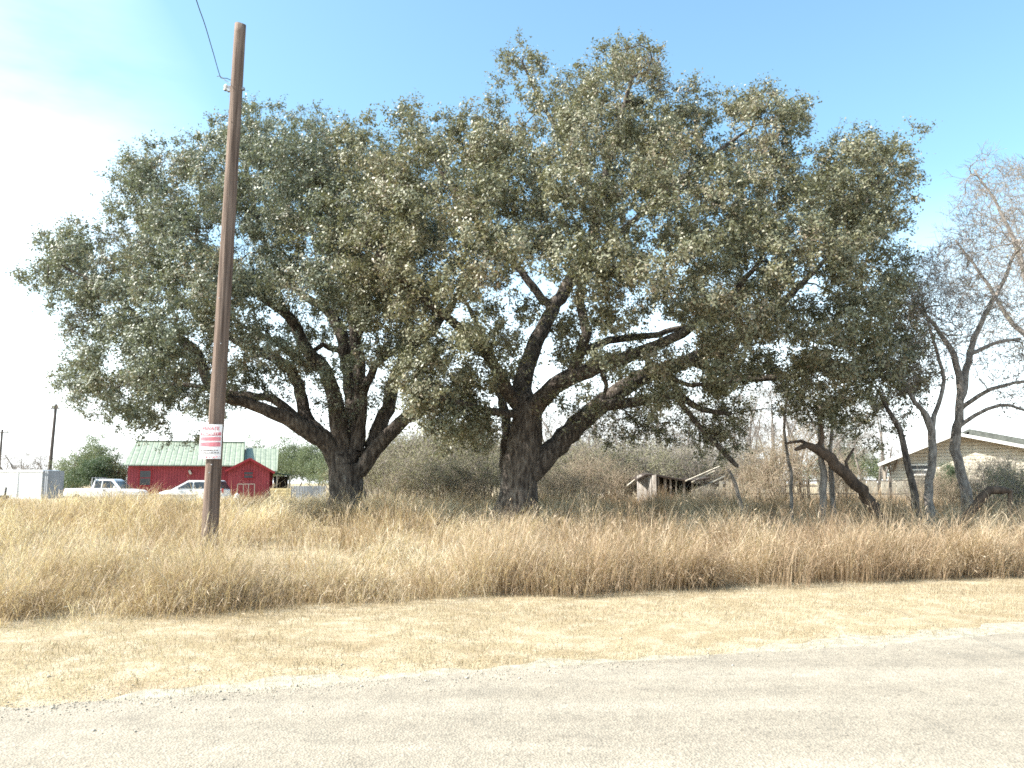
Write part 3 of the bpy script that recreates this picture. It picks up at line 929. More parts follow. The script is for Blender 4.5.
def oak(name, label, Y0, limbs, trunk_n, outline, sparse, R, nclump, tips_per, leafmat, nleaf, seed, spacing, extra=(), front=.5, tintf=None, clumps=()):
    global RNG
    RNG = np.random.default_rng(seed)
    base = P(*limbs[0][0][:2], Y0)
    root = empty(name, (base[0], Y0, float(gz(base[0], Y0))), label, 'tree')
    off = np.array(root.location)
    sk = Skel()
    limbs = rooted(limbs)
    for i, l in enumerate(limbs):
        sk.limb(l, Y0, root=(i < trunk_n))
    cl = sample_crown(outline, sparse, Y0, R, nclump, spacing, front=front)
    edge = LAST_EDGE
    if len(clumps): cl = np.vstack([cl, [P(px, py, Y0 + dy) for px, py, dy in clumps]])
    m = len(cl)
    rad = np.minimum(RNG.uniform(.38, .80, m), np.append(edge, np.full(m - len(edge), .6)) * .8 + .22)
    ct = np.clip(RNG.normal(.42, .26, m), 0, 1)
    if tintf is not None: ct = np.clip(ct + tintf(cl), 0, 1)
    d = unit(RNG.normal(size=(m, tips_per, 3))) * (RNG.random((m, tips_per, 1)) ** .4)
    tips = (cl[:, None] + d * rad[:, None, None] * np.array([1, 1, .72])).reshape(-1, 3)
    tt = np.repeat(ct, tips_per); tcn = np.repeat(cl, tips_per, axis=0)
    # keep the notches of the crown open: drop most tips that strayed out of it, then let some single shoots stick out
    dpt = tips[:, 1] * math.cos(PITCH) + (tips[:, 2] - EYE) * math.sin(PITCH)
    tp = np.stack([W / 2 + tips[:, 0] * F / dpt, H / 2 - F * ((tips[:, 2] - EYE) * math.cos(PITCH) - tips[:, 1] * math.sin(PITCH)) / dpt], -1)
    ins, dd = poly_test(tp, outline)
    keep = (ins & (dd > 5)) | (RNG.random(len(tips)) < .22)
    tips, tt, tcn = tips[keep], tt[keep], tcn[keep]
    o_ = np.asarray(outline, float); cen = o_.mean(0); stray = []
    for k in range(len(o_)):
        a_, b_ = o_[k], o_[(k + 1) % len(o_)]
        for q in range(int(np.hypot(*(b_ - a_)) / 9) + 1):
            p_ = a_ + (b_ - a_) * RNG.random()
            p_ = p_ + (p_ - cen) / np.hypot(*(p_ - cen)) * RNG.uniform(-6, 7)
            stray.append(P(p_[0], p_[1], Y0 + RNG.normal(0, .7)))
    tcn = np.vstack([tcn, np.array(stray) + np.array([0.15, 0, -.3])]); tips = np.vstack([tips, stray]); tt = np.append(tt, np.clip(RNG.normal(.45, .2, len(stray)), 0, 1))
    ex = [P(px, py, Y0 + dy) for (px, py, dy) in extra]
    if ex:
        tcn = np.vstack([tcn, np.array(ex) + np.array([0, 0, -.3])]); tips = np.vstack([tips, ex]); tt = np.append(tt, np.full(len(ex), .4))
    sk.grow(tips)
    # sparse interior: thin, mostly leafless branches under the crown
    inner = []
    for poly, val in sparse:
        if .04 < val < .6: inner.append(sample_crown(poly, (), Y0, R * .8, 70, .3))
    inner = np.vstack(inner)
    sk.grow(inner, seg=.25, wig=.2)
    r = sk.radii(.0065)
    # leaves
    dirs = unit(tips - np.array([base[0], Y0, tips[:, 2].min()])) + np.array([0, 0, .3])
    c, t, sub = spray(tips, dirs, 7, nleaf, .42, .062, tt)
    ci, ti, subi = spray(inner, unit(RNG.normal(size=inner.shape)), 4, 4, .4, .05, np.full(len(inner), .3))
    ow = c - np.repeat(tcn, 7 * nleaf, axis=0)
    ow = np.vstack([unit(ow) * np.clip(np.linalg.norm(ow, axis=1, keepdims=True) / .5, 0, 1), np.zeros((len(ci), 3))])
    c = np.vstack([c, ci]); t = np.append(t, ti)
    # twigs out to the sprays
    T = sk.tubes(r)
    for k in range(len(inner)):
        for s_ in subi[k]:
            T.add(np.array([inner[k], (inner[k] + s_) / 2 + RNG.normal(0, .03, 3), s_]), np.array([.007, .006, .004]), 3, cap=False)
    for k in range(len(tips)):
        for s in sub[k, ::2]:
            T.add(np.array([tips[k], (tips[k] + s) / 2 + RNG.normal(0, .02, 3), s]), np.array([.006, .005, .003]), 3, cap=False)
    T.v = [a - off for a in T.v]
    T.obj('trunk', M['bark'], root)
    leaf_mesh('crown', leafmat, root, c - off, t, 0.084, .3, .48, ow)
    print(name, 'tips', len(tips), 'nodes', sk.n, 'leaves', len(c))
    return root


# ---- the big oak in the middle (photo pixels; dy = metres behind the trunk plane)
C_LIMBS = [
    [(517, 512, 0, 25), (518, 495, 0, 21), (521, 470, 0, 19.5), (524, 445, 0, 19), (527, 425, 0, 17), (526, 405, 0, 14)],
    [(526, 408, 0, 13), (521, 390, .2, 11), (527, 366, .5, 9.5), (538, 338, .8, 8.5), (552, 310, 1.2, 7.5), (571, 280, 1.5, 7), (588, 250, 1.4, 6), (600, 200, 1, 5), (612, 150, .6, 4), (630, 85, .3, 2)],
    [(522, 408, 0, 10), (509, 393, -.2, 8), (492, 362, -.8, 6), (462, 330, -1.6, 5), (424, 300, -2.3, 4), (390, 268, -2.8, 2.6), (360, 235, -3, 1.6)],
    [(530, 415, -.1, 11), (546, 393, -.5, 10), (572, 375, -.8, 9.5), (606, 364, -1, 8), (640, 352, -1.3, 6.5), (680, 334, -1.8, 5), (725, 300, -2.4, 3.6), (760, 262, -2.8, 2.4)],
    [(528, 478, -.1, 12), (548, 455, .1, 12), (570, 432, .3, 11.5), (592, 412, .5, 10.5), (620, 390, .7, 9.5), (650, 374, .9, 8.5), (690, 360, 1.1, 7), (735, 338, 1.4, 5.5), (775, 308, 1.6, 4.2), (815, 272, 1.6, 2.8)],
    [(596, 408, .5, 6.5), (622, 404, .1, 6), (650, 399, -.4, 5.2), (676, 396, -.8, 4.4), (702, 409, -1, 3.2), (728, 414, -1.2, 2.4)],
    [(570, 372, -.8, 6.5), (582, 350, -.9, 6), (586, 325, -.8, 5.4), (580, 298, -.6, 4.6), (592, 262, -.5, 4), (640, 215, -.8, 3), (700, 165, -1, 2), (755, 125, -1, 1.4)],
    [(584, 352, -.9, 4.5), (602, 343, -.6, 4.2), (624, 338, -.3, 4), (652, 335, 0, 3.4), (690, 325, .5, 2.6)],
    [(602, 362, -1, 3.5), (601, 372, -1, 3), (606, 385, -.9, 2.6), (604, 395, -.8, 1.8)],
    [(690, 360, 1.1, 5), (735, 378, 1.2, 4), (790, 376, 1.0, 3.2), (840, 366, .6, 2.4), (885, 362, .2, 1.6)],
    [(676, 396, -.8, 3), (694, 420, -.9, 3), (712, 440, -1, 2.8), (726, 455, -1, 3), (737, 466, -1, 2.2)],
    [(515, 415, -.1, 5), (488, 410, -1.2, 4), (460, 402, -2.2, 3.2), (432, 396, -2.8, 2.4), (415, 380, -3, 1.6)],
    [(600, 200, 1, 3.6), (570, 150, 1.2, 2.8), (540, 100, 1, 2), (522, 62, .8, 1.2)],
    [(815, 272, 1.6, 2.4), (850, 230, 1.3, 2), (880, 180, 1, 1.3)],
    [(552, 310, 1.2, 5), (520, 270, 1.6, 4), (480, 225, 1.8, 3), (440, 170, 1.8, 2)],
    [(508, 486, .9, 6.5), (506, 455, 1.0, 6), (507, 425, 1.1, 5.5), (500, 390, 1.6, 4.5), (490, 350, 2.2, 3.5), (470, 310, 2.8, 2.5)],
    [(640, 352, -1.3, 4), (660, 370, -1.9, 3), (690, 385, -2.5, 2.4), (740, 380, -3, 1.8)],
]
C_OUT = [(310, 200), (332, 160), (352, 128), (380, 116), (405, 112), (430, 122), (462, 117), (492, 112), (497, 85), (505, 62), (520, 48), (536, 58),
         (546, 84), (575, 74), (600, 62), (610, 48), (640, 43), (661, 50), (655, 75), (650, 98), (668, 96), (690, 90), (720, 100), (745, 93), (772, 96), (800, 104),
         (809, 130), (806, 156), (820, 158), (830, 140), (855, 130), (882, 140), (900, 150), (916, 165), (905, 190), (908, 215), (907, 250), (916, 300),
         (926, 340), (932, 372), (918, 400), (898, 420), (882, 442), (866, 446), (850, 432), (820, 425), (790, 416), (760, 402), (744, 410), (736, 442),
         (720, 452), (702, 452), (690, 432), (668, 424), (640, 436), (612, 442), (590, 432), (560, 400), (505, 395), (492, 448), (452, 452), (420, 424), (396, 392),
         (394, 350), (366, 322), (328, 284), (300, 250)]
C_SPARSE = [([(488, 318), (520, 268), (548, 256), (600, 290), (660, 300), (705, 345), (690, 375), (745, 395), (745, 450), (600, 450), (488, 440), (470, 380)], 0.34),
            ([(520, 258), (560, 252), (566, 300), (525, 308)], 0.0),
            ([(592, 330), (650, 320), (662, 345), (600, 358)], 0.0),
            ([(515, 345), (545, 345), (545, 395), (525, 400)], 0.0),
            ([(590, 380), (650, 380), (660, 440), (560, 440)], 0.16),
            ([(640, 60), (670, 60), (672, 100), (655, 110)], 0.5),
            ([(745, 120), (812, 160), (800, 185), (750, 170)], 0.55),
            ([(488, 100), (505, 60), (540, 50), (555, 100), (520, 125)], 0.75)]
oak('oak_tree', 'massive live oak with broad rounded crown beside the small wooden shed', 21.8, C_LIMBS, 1, C_OUT, C_SPARSE, 6.2, 680, 7, M['oak_leaf'], 15, 11, .45,
    clumps=[(410, 372, -2.8), (425, 388, -2.8), (455, 380, -2.4), (480, 396, -1.8), (445, 422, -2.4), (470, 352, -2.2), (430, 352, -2.6), (492, 345, -1.5), (415, 405, -2.7), (462, 440, -2), (715, 425, -1), (728, 440, -1), (700, 440, -.8), (660, 432, .3), (640, 425, .5), (735, 418, -1.1), (462, 405, -2.2), (440, 400, -2.6), (470, 432, -1.8), (450, 438, -2.2), (432, 420, -2.6), (485, 425, -1), (420, 400, -2.8), (570, 428, 1.5), (625, 335, -.5), (560, 330, 1.5)],
    extra=[(915, 128, 0), (925, 132, .2), (905, 150, 0), (920, 178, .3), (765, 90, 0), (690, 82, 0), (520, 44, .4), (640, 40, .2), (405, 108, 0), (418, 108, 0.2)])

# ---- the oak behind the utility pole
L_LIMBS = [
    [(348, 512, 0, 24), (347, 495, 0, 20), (346, 472, 0, 18.5), (347, 455, 0, 18)],
    [(341, 468, 0, 12), (328, 444, -.2, 11), (306, 429, -.6, 9.5), (285, 419, -.9, 8), (264, 408, -1.1, 6.5), (243, 402, -1.3, 5.8), (222, 396, -1.5, 5.2), (206, 378, -1.6, 5.4), (197, 353, -1.7, 5.4), (176, 337, -1.8, 5), (146, 326, -1.9, 4), (124, 304, -2, 3), (90, 280, -2, 2), (58, 264, -2, 1.2)],
    [(308, 430, -.5, 5.5), (292, 413, -.3, 5), (272, 399, -.2, 4.6), (250, 396, 0, 4), (228, 393, 0.2, 3.4), (190, 385, 0.5, 2.4), (140, 385, .8, 1.6)],
    [(322, 438, -.1, 8), (306, 417, .1, 7), (301, 392, .3, 6.5), (291, 371, .5, 6.2), (270, 356, .7, 5.6), (246, 346, .9, 5), (224, 333, 1.1, 4), (195, 310, 1.4, 3), (165, 280, 1.6, 2)],
    [(343, 460, 0, 11), (338, 424, -.2, 9.5), (334, 396, -.4, 8.5), (324, 370, -.6, 7.5), (304, 344, -.8, 6.5), (289, 316, -1, 5.6), (265, 299, -1.2, 4.5), (240, 278, -1.3, 3.4), (200, 245, -1.3, 2.4), (160, 205, -1.2, 1.5)],
    [(350, 460, .3, 10), (353, 420, .5, 9), (351, 388, .7, 8.4), (346, 358, .8, 8), (340, 330, .9, 6.5), (324, 308, 1, 5), (304, 296, 1.2, 4), (276, 268, 1.4, 3), (255, 215, 1.4, 2.2), (243, 150, 1.2, 1.4)],
    [(356, 460, -.1, 9), (359, 425, 0, 8), (361, 392, 0, 7), (358, 350, .1, 6.5), (353, 320, .2, 6), (350, 285, .3, 5), (338, 235, .4, 3.6), (312, 185, .5, 2.6), (290, 145, .5, 1.6)],
    [(366, 462, .1, 9), (377, 432, .3, 8.5), (387, 408, .5, 7.8), (395, 380, .7, 7), (410, 350, .9, 6.4), (432, 328, 1.1, 5.4), (452, 304, 1.2, 4), (470, 270, 1.2, 2.6)],
    [(362, 400, 0, 5), (370, 374, -.3, 4.6), (386, 355, -.6, 4), (408, 346, -.8, 3.2), (430, 320, -1, 2)],
    [(358, 474, -.1, 9), (376, 449, -.4, 8), (396, 427, -.7, 7.5), (414, 414, -1, 6.8), (440, 402, -1.2, 5), (466, 388, -1.4, 3)],
    [(356, 340, .1, 4), (372, 310, 0, 3.2), (392, 270, 0, 2.4), (398, 210, 0, 1.6)],
    [(324, 370, -.6, 4), (300, 362, -.9, 3.4), (272, 340, -1.2, 2.8), (240, 325, -1.4, 2)],
    [(338, 352, .8, 3.5), (322, 345, .6, 3), (312, 352, .4, 2.6), (300, 340, .2, 2)],
]
L_OUT = [(20, 276), (45, 258), (38, 240), (60, 232), (76, 221), (100, 234), (114, 224), (107, 206), (126, 194), (111, 180), (128, 163), (152, 150), (172, 152),
         (196, 140), (216, 121), (246, 111), (282, 113), (316, 117), (346, 130), (400, 150), (440, 220), (440, 300), (425, 340), (400, 380), (350, 420), (322, 405),
         (300, 396), (262, 394), (238, 402), (222, 420), (205, 432), (186, 442), (165, 432), (140, 432), (112, 420), (84, 408), (58, 394), (56, 374), (76, 346), (62, 322), (50, 296)]
L_SPARSE = [([(228, 318), (250, 286), (330, 300), (345, 318), (430, 300), (440, 390), (360, 440), (300, 412), (228, 410)], 0.28),
            ([(225, 400), (330, 395), (345, 440), (225, 440)], 0.0),
            ([(320, 395), (345, 360), (400, 370), (395, 420), (330, 430)], 0.05),
            ([(195, 330), (232, 330), (235, 372), (200, 372)], 0.25),
            ([(215, 180), (255, 180), (255, 260), (215, 260)], 0.45),
            ([(80, 240), (125, 215), (140, 235), (100, 262)], 0.4),
            ([(56, 300), (100, 310), (95, 345), (60, 340)], 0.4)]
oak('oak_tree', 'spreading live oak with several low limbs behind the tall utility pole', 24.6, L_LIMBS, 1, L_OUT, L_SPARSE, 6.0, 500, 7, M['oak_leaf_cool'], 15, 12, .49,
    clumps=[(240, 375, .5), (262, 372, .4), (285, 385, .3), (250, 355, .8), (300, 360, .3), (400, 345, -1), (425, 320, -1.2), (465, 385, -1.4), (445, 395, -1.2), (375, 330, .2)],
    extra=[(20, 280, -2), (112, 178, -1), (280, 108, 0), (128, 160, -.5), (60, 375, -1), (186, 446, -1), (325, 425, 0)])

# ------------------------------------------------------------------ bare trees on the right
def outline_tips(outline, Y0, R, n, spacing, sparse=()):
    return sample_crown(outline, sparse, Y0, R, n, spacing)


def bare_tree(label, Y0, limbs, outline, R, n, seed, twigs=5, tlen=.55, group=None, leaves=0, spacing=.28, sparse=(), tipr=.0062, bark='bare_bark'):
    global RNG
    RNG = np.random.default_rng(seed)
    base = P(*limbs[0][0][:2], Y0)
    root = empty('bare_tree', (base[0], Y0, float(gz(base[0], Y0))), label, 'tree', group)
    off = np.array(root.location)
    sk = Skel()
    limbs = rooted(limbs)
    for i, l in enumerate(limbs): sk.limb(l, Y0, root=(i == 0), jit=.03)
    tips = sample_crown(outline, sparse, Y0, R, n, spacing)
    ends = sk.grow(tips, seg=.25, wig=.14, lift=.15)
    r = sk.radii(tipr, 2.5)
    T = sk.tubes(r)
    T.v = [a - off for a in T.v]
    T.obj('trunk', M[bark], root)
    # fine twigs: a zig-zag of short shoots round every tip
    T2 = Tubes()
    nd = np.where((r[:sk.n] < .02))[0]
    pick = RNG.choice(nd, min(len(nd), len(tips) * twigs))
    for i in pick:
        d = unit(RNG.normal(size=3) + sk.d[i] * .9 + np.array([0, 0, .1])); l = tlen * RNG.uniform(.35, 1.1)
        a = sk.p[i]; b = a + d * l * .5 + RNG.normal(0, .04, 3); c = b + unit(d + RNG.normal(0, .35, 3)) * l * .5
        T2.add(np.array([a, b, c]), np.array([tipr, tipr * .8, tipr * .6]), 3, cap=False)
        for e in range(4):
            d2 = unit(d + RNG.normal(0, .7, 3)); s = (a + (b - a) * RNG.uniform(.3, 1)) if e < 2 else (b + (c - b) * RNG.uniform(0, .9))
            T2.add(np.array([s, s + d2 * l * .45]), np.array([tipr * .75, tipr * .5]), 3, cap=False)
    T2.v = [a - off for a in T2.v]
    T2.obj('crown', M['twig'], root)
    if leaves:
        e = sk.p[RNG.choice(ends, leaves)] + RNG.normal(0, .22, (leaves, 3))
        leaf_mesh('leaves', M['brush_leaf'], root, e - off, RNG.random(leaves), .06)
    return root


G_BARE = 'bare winter trees by the cream house'
bare_tree('slim grey bare tree forking into a wide V before the cream house', 21.0,
          [[(930, 512, 0, 5.04), (930, 490, 0, 4.37), (932, 460, 0, 4.20), (932, 430, 0, 4.20), (926, 415, 0, 3.78)],
           [(928, 418, 0, 2.86), (915, 402, 0, 2.52), (906, 385, .1, 2.18), (898, 362, .2, 1.68)],
           [(931, 425, 0, 2.86), (938, 405, .1, 2.52), (944, 380, .2, 2.02), (936, 350, .3, 1.68), (925, 310, .3, 1.18)]],
          [(885, 300), (905, 250), (940, 240), (965, 280), (965, 360), (945, 400), (905, 395), (888, 350)], 1.8, 260, 31, group=G_BARE, twigs=10)
bare_tree('dark slim trunk leaning left up into the oak crown beside the cream house', 20.2,
          [[(917, 514, 0, 4.37), (914, 495, 0, 3.86), (908, 465, 0, 3.53), (902, 440, 0, 3.19), (893, 418, 0, 2.52), (880, 395, 0, 1.85)]],
          [(860, 360), (890, 340), (915, 350), (920, 400), (905, 430), (880, 430), (862, 400)], 1.0, 60, 32, group=G_BARE, twigs=4, bark='bark')
bare_tree('tallest bare mesquite with a wide twiggy crown in front of the cream house', 22.0,
          [[(968, 514, 0, 6.72), (964, 490, 0, 5.54), (958, 465, 0, 5.04), (955, 440, 0, 5.21), (957, 420, 0, 4.54), (961, 400, 0, 4.20)],
           [(961, 402, 0, 4.20), (960, 375, 0, 3.70), (948, 345, .1, 3.02), (935, 325, .2, 2.18), (922, 312, .2, 1.51)],
           [(961, 400, 0, 4.20), (967, 370, .2, 3.70), (972, 345, .3, 3.19), (985, 315, .3, 2.52), (1004, 280, .3, 2.02), (1020, 240, .2, 1.51)],
           [(959, 412, 0, 2.69), (980, 395, -.3, 2.35), (1005, 385, -.5, 1.85), (1035, 380, -.6, 1.34)],
           [(957, 430, 0, 2.52), (975, 415, -.2, 2.18), (1000, 405, -.5, 1.85), (1030, 412, -.7, 1.34)],
           [(970, 355, .3, 2.52), (990, 345, .6, 2.02), (1020, 338, .8, 1.51)]],
          [(912, 300), (925, 250), (950, 228), (965, 190), (990, 165), (1020, 150), (1060, 180), (1075, 260), (1070, 380), (1040, 425), (1000, 428), (985, 395), (960, 380), (940, 345), (915, 330)],
          3.2, 800, 33, group=G_BARE, twigs=11, leaves=1500)
bare_tree('pale bare tree at the right edge reaching high above the cream house roof', 29.0,
          [[(1052, 500, 0, 6.72), (1048, 440, 0, 5.88), (1040, 380, 0, 5.04), (1030, 300, 0, 3.78), (1015, 240, 0, 2.52)],
           [(1040, 350, 0, 3.36), (1010, 320, .3, 2.52), (985, 280, .5, 1.68), (955, 240, .6, 1.09)],
           [(1020, 255, 0, 2.52), (1000, 210, .2, 1.68), (975, 170, .3, 1.01)],
           [(1035, 310, 0, 2.52), (1055, 250, .2, 2.02), (1050, 180, .3, 1.09)]],
          [(925, 250), (945, 205), (960, 160), (985, 140), (1010, 160), (1040, 150), (1090, 220), (1090, 340), (1040, 380), (985, 350), (950, 330), (930, 290)],
          3.6, 700, 34, group=G_BARE, twigs=10, tlen=.75, tipr=.0075)

# fallen trunk with its splintered top, thin stems round it
def log(label, name, Y0, limbs, mat='log', group=None, cat='fallen tree'):
    base = P(*limbs[0][0][:2], Y0)
    root_loc = np.array([base[0], Y0, float(gz(base[0], Y0))])
    sk = Skel()
    limbs = rooted(limbs)
    for i, l in enumerate(limbs): sk.limb(l, Y0, root=(i == 0), jit=.035)
    r = np.maximum(sk.r0[:sk.n], .01)
    T = sk.tubes(r)
    T.v = [a - root_loc for a in T.v]
    o = T.obj(name, M[mat])
    o.location = root_loc
    return tag(o, label, cat, group)


log('thick dead trunk leaning left over the wire fence with a broken top', 'fallen_tree', 20.6,
    [[(872, 506, .2, 6.5), (862, 490, .1, 6.2), (845, 474, 0, 6.2), (830, 460, -.1, 6), (818, 449, -.1, 5.4), (806, 446, -.2, 3.4), (795, 450, -.2, 2)],
     [(820, 450, -.1, 3), (822, 438, 0, 2.4), (821, 424, 0, 1.6)],
     [(812, 446, -.1, 2.6), (800, 441, .1, 2), (787, 444, .1, 1.2)],
     [(851, 480, 0, 2.2), (846, 462, .1, 1.8), (853, 448, .2, 1.2)]])
log('short dark log lying bent across the tall grass at the right edge', 'fallen_log', 19.5,
    [[(974, 507, 0, 4.5), (982, 497, 0, 5), (990, 491, 0, 4.6), (1001, 490, 0, 4.4), (1011, 491, 0, 3.2)], [(1008, 491, 0, 2.6), (1010, 500, 0, 2.4), (1010, 512, 0, 2.4), (1010, 535, 0, 2.4)]], cat='log')
G_STEM = 'thin dead stems around the fallen trunk'
for pts, lab in (([(822, 512, 0, 4), (823, 480, 0, 3.6), (822, 450, 0, 3), (819, 425, 0, 2.2), (820, 400, 0, 1.6)], 'upright grey stem directly under the broken end of the fallen trunk'),
                 ([(834, 512, .3, 3), (832, 480, .3, 2.6), (830, 450, .3, 2), (833, 410, .3, 1.4)], 'straight thin stem crossing behind the middle of the fallen trunk'),
                 ([(742, 508, 2, 2.2), (736, 485, 2, 2), (729, 470, 2, 1.6)], 'thin slanting stem standing clear just right of the wooden shed'),
                 ([(792, 508, .6, 2), (790, 470, .6, 1.8), (784, 430, .6, 1.4), (788, 395, .6, 1)], 'wispy thin stem among the rusty brush left of the fallen trunk')):
    log(lab, 'dead_stem', 20.8, [pts], 'bare_bark', G_STEM, 'stem')


# ------------------------------------------------------------------ brush and far trees
def shrub_proto(name, w, h, stems, ntips, leafmat, nleaf, seed, lsize=.075, wood='twig', twigs=0, tall=1.0, rleaf=.12):
    """a multi-stemmed bush about w wide and h high at the origin: parts stems and crown"""
    global RNG
    RNG = np.random.default_rng(seed)
    root = bpy.data.objects.new(name, None)
    sk = Skel(30000)
    for s in range(stems):
        a = RNG.uniform(0, 6.28); q = RNG.uniform(.1, .38) * w
        b = np.array([math.cos(a) * q * .25, math.sin(a) * q * .25, -.1])
        e = np.array([math.cos(a) * q, math.sin(a) * q, h * RNG.uniform(.5, .78)])
        mid = (b + e) / 2 + RNG.normal(0, .08 * w, 3)
        sk.limb3([[*b, .035 * h / 3], [*mid, .026 * h / 3], [*e, .014 * h / 3]], .25, .03, root=True)
    u = unit(RNG.normal(size=(ntips, 3))); u[:, 2] = np.abs(u[:, 2]) * 1.1 - .25
    rr = RNG.random((ntips, 1)) ** .38
    lump = 1 + .22 * np.sin(u[:, :1] * 5 + seed) * np.cos(u[:, 1:2] * 4.3 + seed * 2) + .1 * RNG.normal(size=(ntips, 1))
    tips = u * rr * lump * np.array([w / 2, w / 2, h * .56]) + np.array([0, 0, h * .45])
    tips = tips[tips[:, 2] > .12]
    sk.grow(tips, seg=.3, wig=.16, lift=.2)
    r = sk.radii(.004, 2.4)
    T = sk.tubes(r)
    if twigs:
        nd = np.where(r[:sk.n] < .02)[0]
        for i in RNG.choice(nd, twigs):
            d = unit(RNG.normal(size=3) + sk.d[i] * .8 + np.array([0, 0, .25])); l = RNG.uniform(.25, .75)
            b = sk.p[i] + d * l * .5 + RNG.normal(0, .03, 3)
            T.add(np.array([sk.p[i], b, b + unit(d + RNG.normal(0, .3, 3)) * l * .5]), np.array([.0055, .0045, .003]), 3, cap=False)
    T.obj('stems', M[wood], root)
    if nleaf:
        c, t, _ = spray(tips, unit(tips), 4, nleaf, .4, rleaf, np.clip(RNG.normal(.5, .25, len(tips)), 0, 1))
        leaf_mesh('crown', M[leafmat], root, c, t, lsize)
    return root


def place(proto, first, loc, sc, rz, label, group, cat):
    if first:
        r = proto
        COL.objects.link(r)
    else:
        r = proto.copy(); COL.objects.link(r)
        for k, v in list(r.items()):
            del r[k]
        for ch in proto.children:
            c = ch.copy(); COL.objects.link(c); c.parent = r
    r.location = loc; r.scale = sc; r.rotation_euler = (0, 0, rz)
    return tag(r, label, cat, group)


def at_px(px, Y):
    x = (px - 512) / F * Y
    return (x, Y, float(gz(x, Y)) - .05)


brush = shrub_proto('brush_shrub', 4.2, 3.0, 9, 330, 'brush_leaf', 8, 51, .07, twigs=1900, rleaf=.14)
thick = shrub_proto('brush_shrub', 3.6, 3.4, 12, 260, 'brush_leaf', 4, 52, .06, twigs=1900)
rust = shrub_proto('rusty_shrub', 3.2, 2.8, 12, 240, 'brush_leaf', 2, 53, .05, wood='rust_twig', twigs=1300)
baret = shrub_proto('bare_tree', 6.5, 7.6, 6, 420, 'brush_leaf', 0, 54, .05, wood='twig', twigs=3400)
round_ = shrub_proto('leafy_tree', 5.0, 5.2, 4, 330, 'pale_leaf', 24, 55, .10, wood='bare_bark', rleaf=.22)
dark = shrub_proto('dark_tree', 4.2, 4.6, 4, 330, 'dark_leaf', 30, 56, .10, wood='bark', rleaf=.2)

rg = np.random.default_rng(99)
GB = 'grey green brush between and beyond the oaks'
spots = [(372, 34, .8, .85), (398, 37, 1.1, 1.25), (428, 32, .9, .80), (446, 36, 1.0, 1.3), (474, 33, .8, .95), (492, 38, 1.2, 1.25), (552, 34, .8, .75), (575, 38, 1.1, 1.15),
         (598, 40, 1.0, .9), (628, 39, 1.2, 1.05), (656, 41, 1.2, 1.05), (412, 42, 1.3, 1.3), (460, 43, 1.3, 1.3), (520, 41, 1.2, 1.2), (690, 43, 1.2, 1.0)]
for i, (px, Y, s, sz) in enumerate(spots):
    place(brush, i == 0, at_px(px, Y), (s, s, sz), rg.uniform(0, 6.28), 'grey green bush in the brush beyond the two oak trunks', GB, 'shrub')
GT = 'twiggy thickets behind the lot'
for i, (px, Y, s, sz) in enumerate([(390, 39, 1, 1), (438, 39, 1, 1.05), (482, 40, 1, 1), (560, 40, 1.1, 1.05), (590, 42, 1.1, 1.1), (618, 40, .9, .9), (640, 44, 1.2, 1.1), (668, 46, 1.2, 1.1), (700, 40, 1, .95), (728, 44, 1.1, 1.0), (752, 40, 1, 1.0)]):
    place(thick, i == 0, at_px(px, Y), (s, s, sz), rg.uniform(0, 6.28), 'leafless grey thicket in the brush behind the oaks and shed', GT, 'shrub')
GR = 'rusty brown brush beyond the lot'
for i, (px, Y, s, sz) in enumerate([(752, 32, .8, .85), (777, 31, .85, 1.1), (803, 31.5, .9, 1.25), (842, 31.5, .6, .8), (462, 31.5, .7, .6), (412, 33, .8, .7), (556, 32, .8, .7), (586, 33.5, .8, .95), (612, 36, .9, .8), (727, 33.5, .45, .45)]):
    place(rust, i == 0, at_px(px, Y), (s, s, sz), rg.uniform(0, 6.28), 'rusty brown leafless shrub standing in front of the greyer brush', GR, 'shrub')
GBT = 'bare grey trees far behind the oaks'
for i, (px, Y, s, sz) in enumerate([(575, 52, 1, .95), (612, 49, 1, 1.05), (650, 54, 1.1, 1.1), (688, 50, 1, 1), (722, 55, 1.1, 1.2), (756, 48, 1, 1.1), (790, 53, 1.1, 1.2), (835, 50, 1, 1.1), (868, 56, 1, 1.0), (385, 46, .6, .72), (418, 48, .7, .66), (452, 46, .6, .75), (486, 49, .7, .7), (548, 45, .7, .8), (30, 88, 1.0, .75), (12, 92, 1.1, .7), (52, 95, 1, .7)]):
    far = Y > 80
    place(baret, i == 0, at_px(px, Y), (s, s, sz), rg.uniform(0, 6.28),
          'low bare tree behind the white trailer by the two far poles' if far else 'leafless grey tree rising out of the brush far behind the two oaks',
          'bare trees behind the white trailer' if far else GBT, 'tree')
GL = 'pale green trees behind the red house'
for i, (px, Y, s, sz) in enumerate([(258, 74, .95, 1.05), (290, 70, 1.0, 1.05), (318, 66, 1.0, 1.0), (345, 60, 1.0, .85)]):
    place(round_, i == 0, at_px(px, Y), (s, s, sz), rg.uniform(0, 6.28), 'pale green rounded tree behind the right end of the red house', GL, 'tree')
place(round_, False, at_px(98, 64), (1.05, 1.05, .98), 1.1, 'pale green tree rising behind the dark round tree by the pickup', None, 'tree')
place(dark, True, at_px(101, 58), (.92, .92, .72), .4, 'dense dark green round tree directly behind the white pickup truck', None, 'tree')
place(dark, False, at_px(72, 78), (.5, .5, .5), 2.1, 'small dark bush between the white trailer and the pickup', None, 'shrub')
place(thick, False, at_px(988, 29), (.62, .62, .68), 2.4, 'thin grey green shrub standing before the gable wall of the cream house', None, 'shrub')
place(thick, False, at_px(915, 31), (.4, .4, .5), 1.4, 'thin bare bush before the dark window of the cream house', None, 'shrub')
GH = 'thin bushes in front of the cream house'
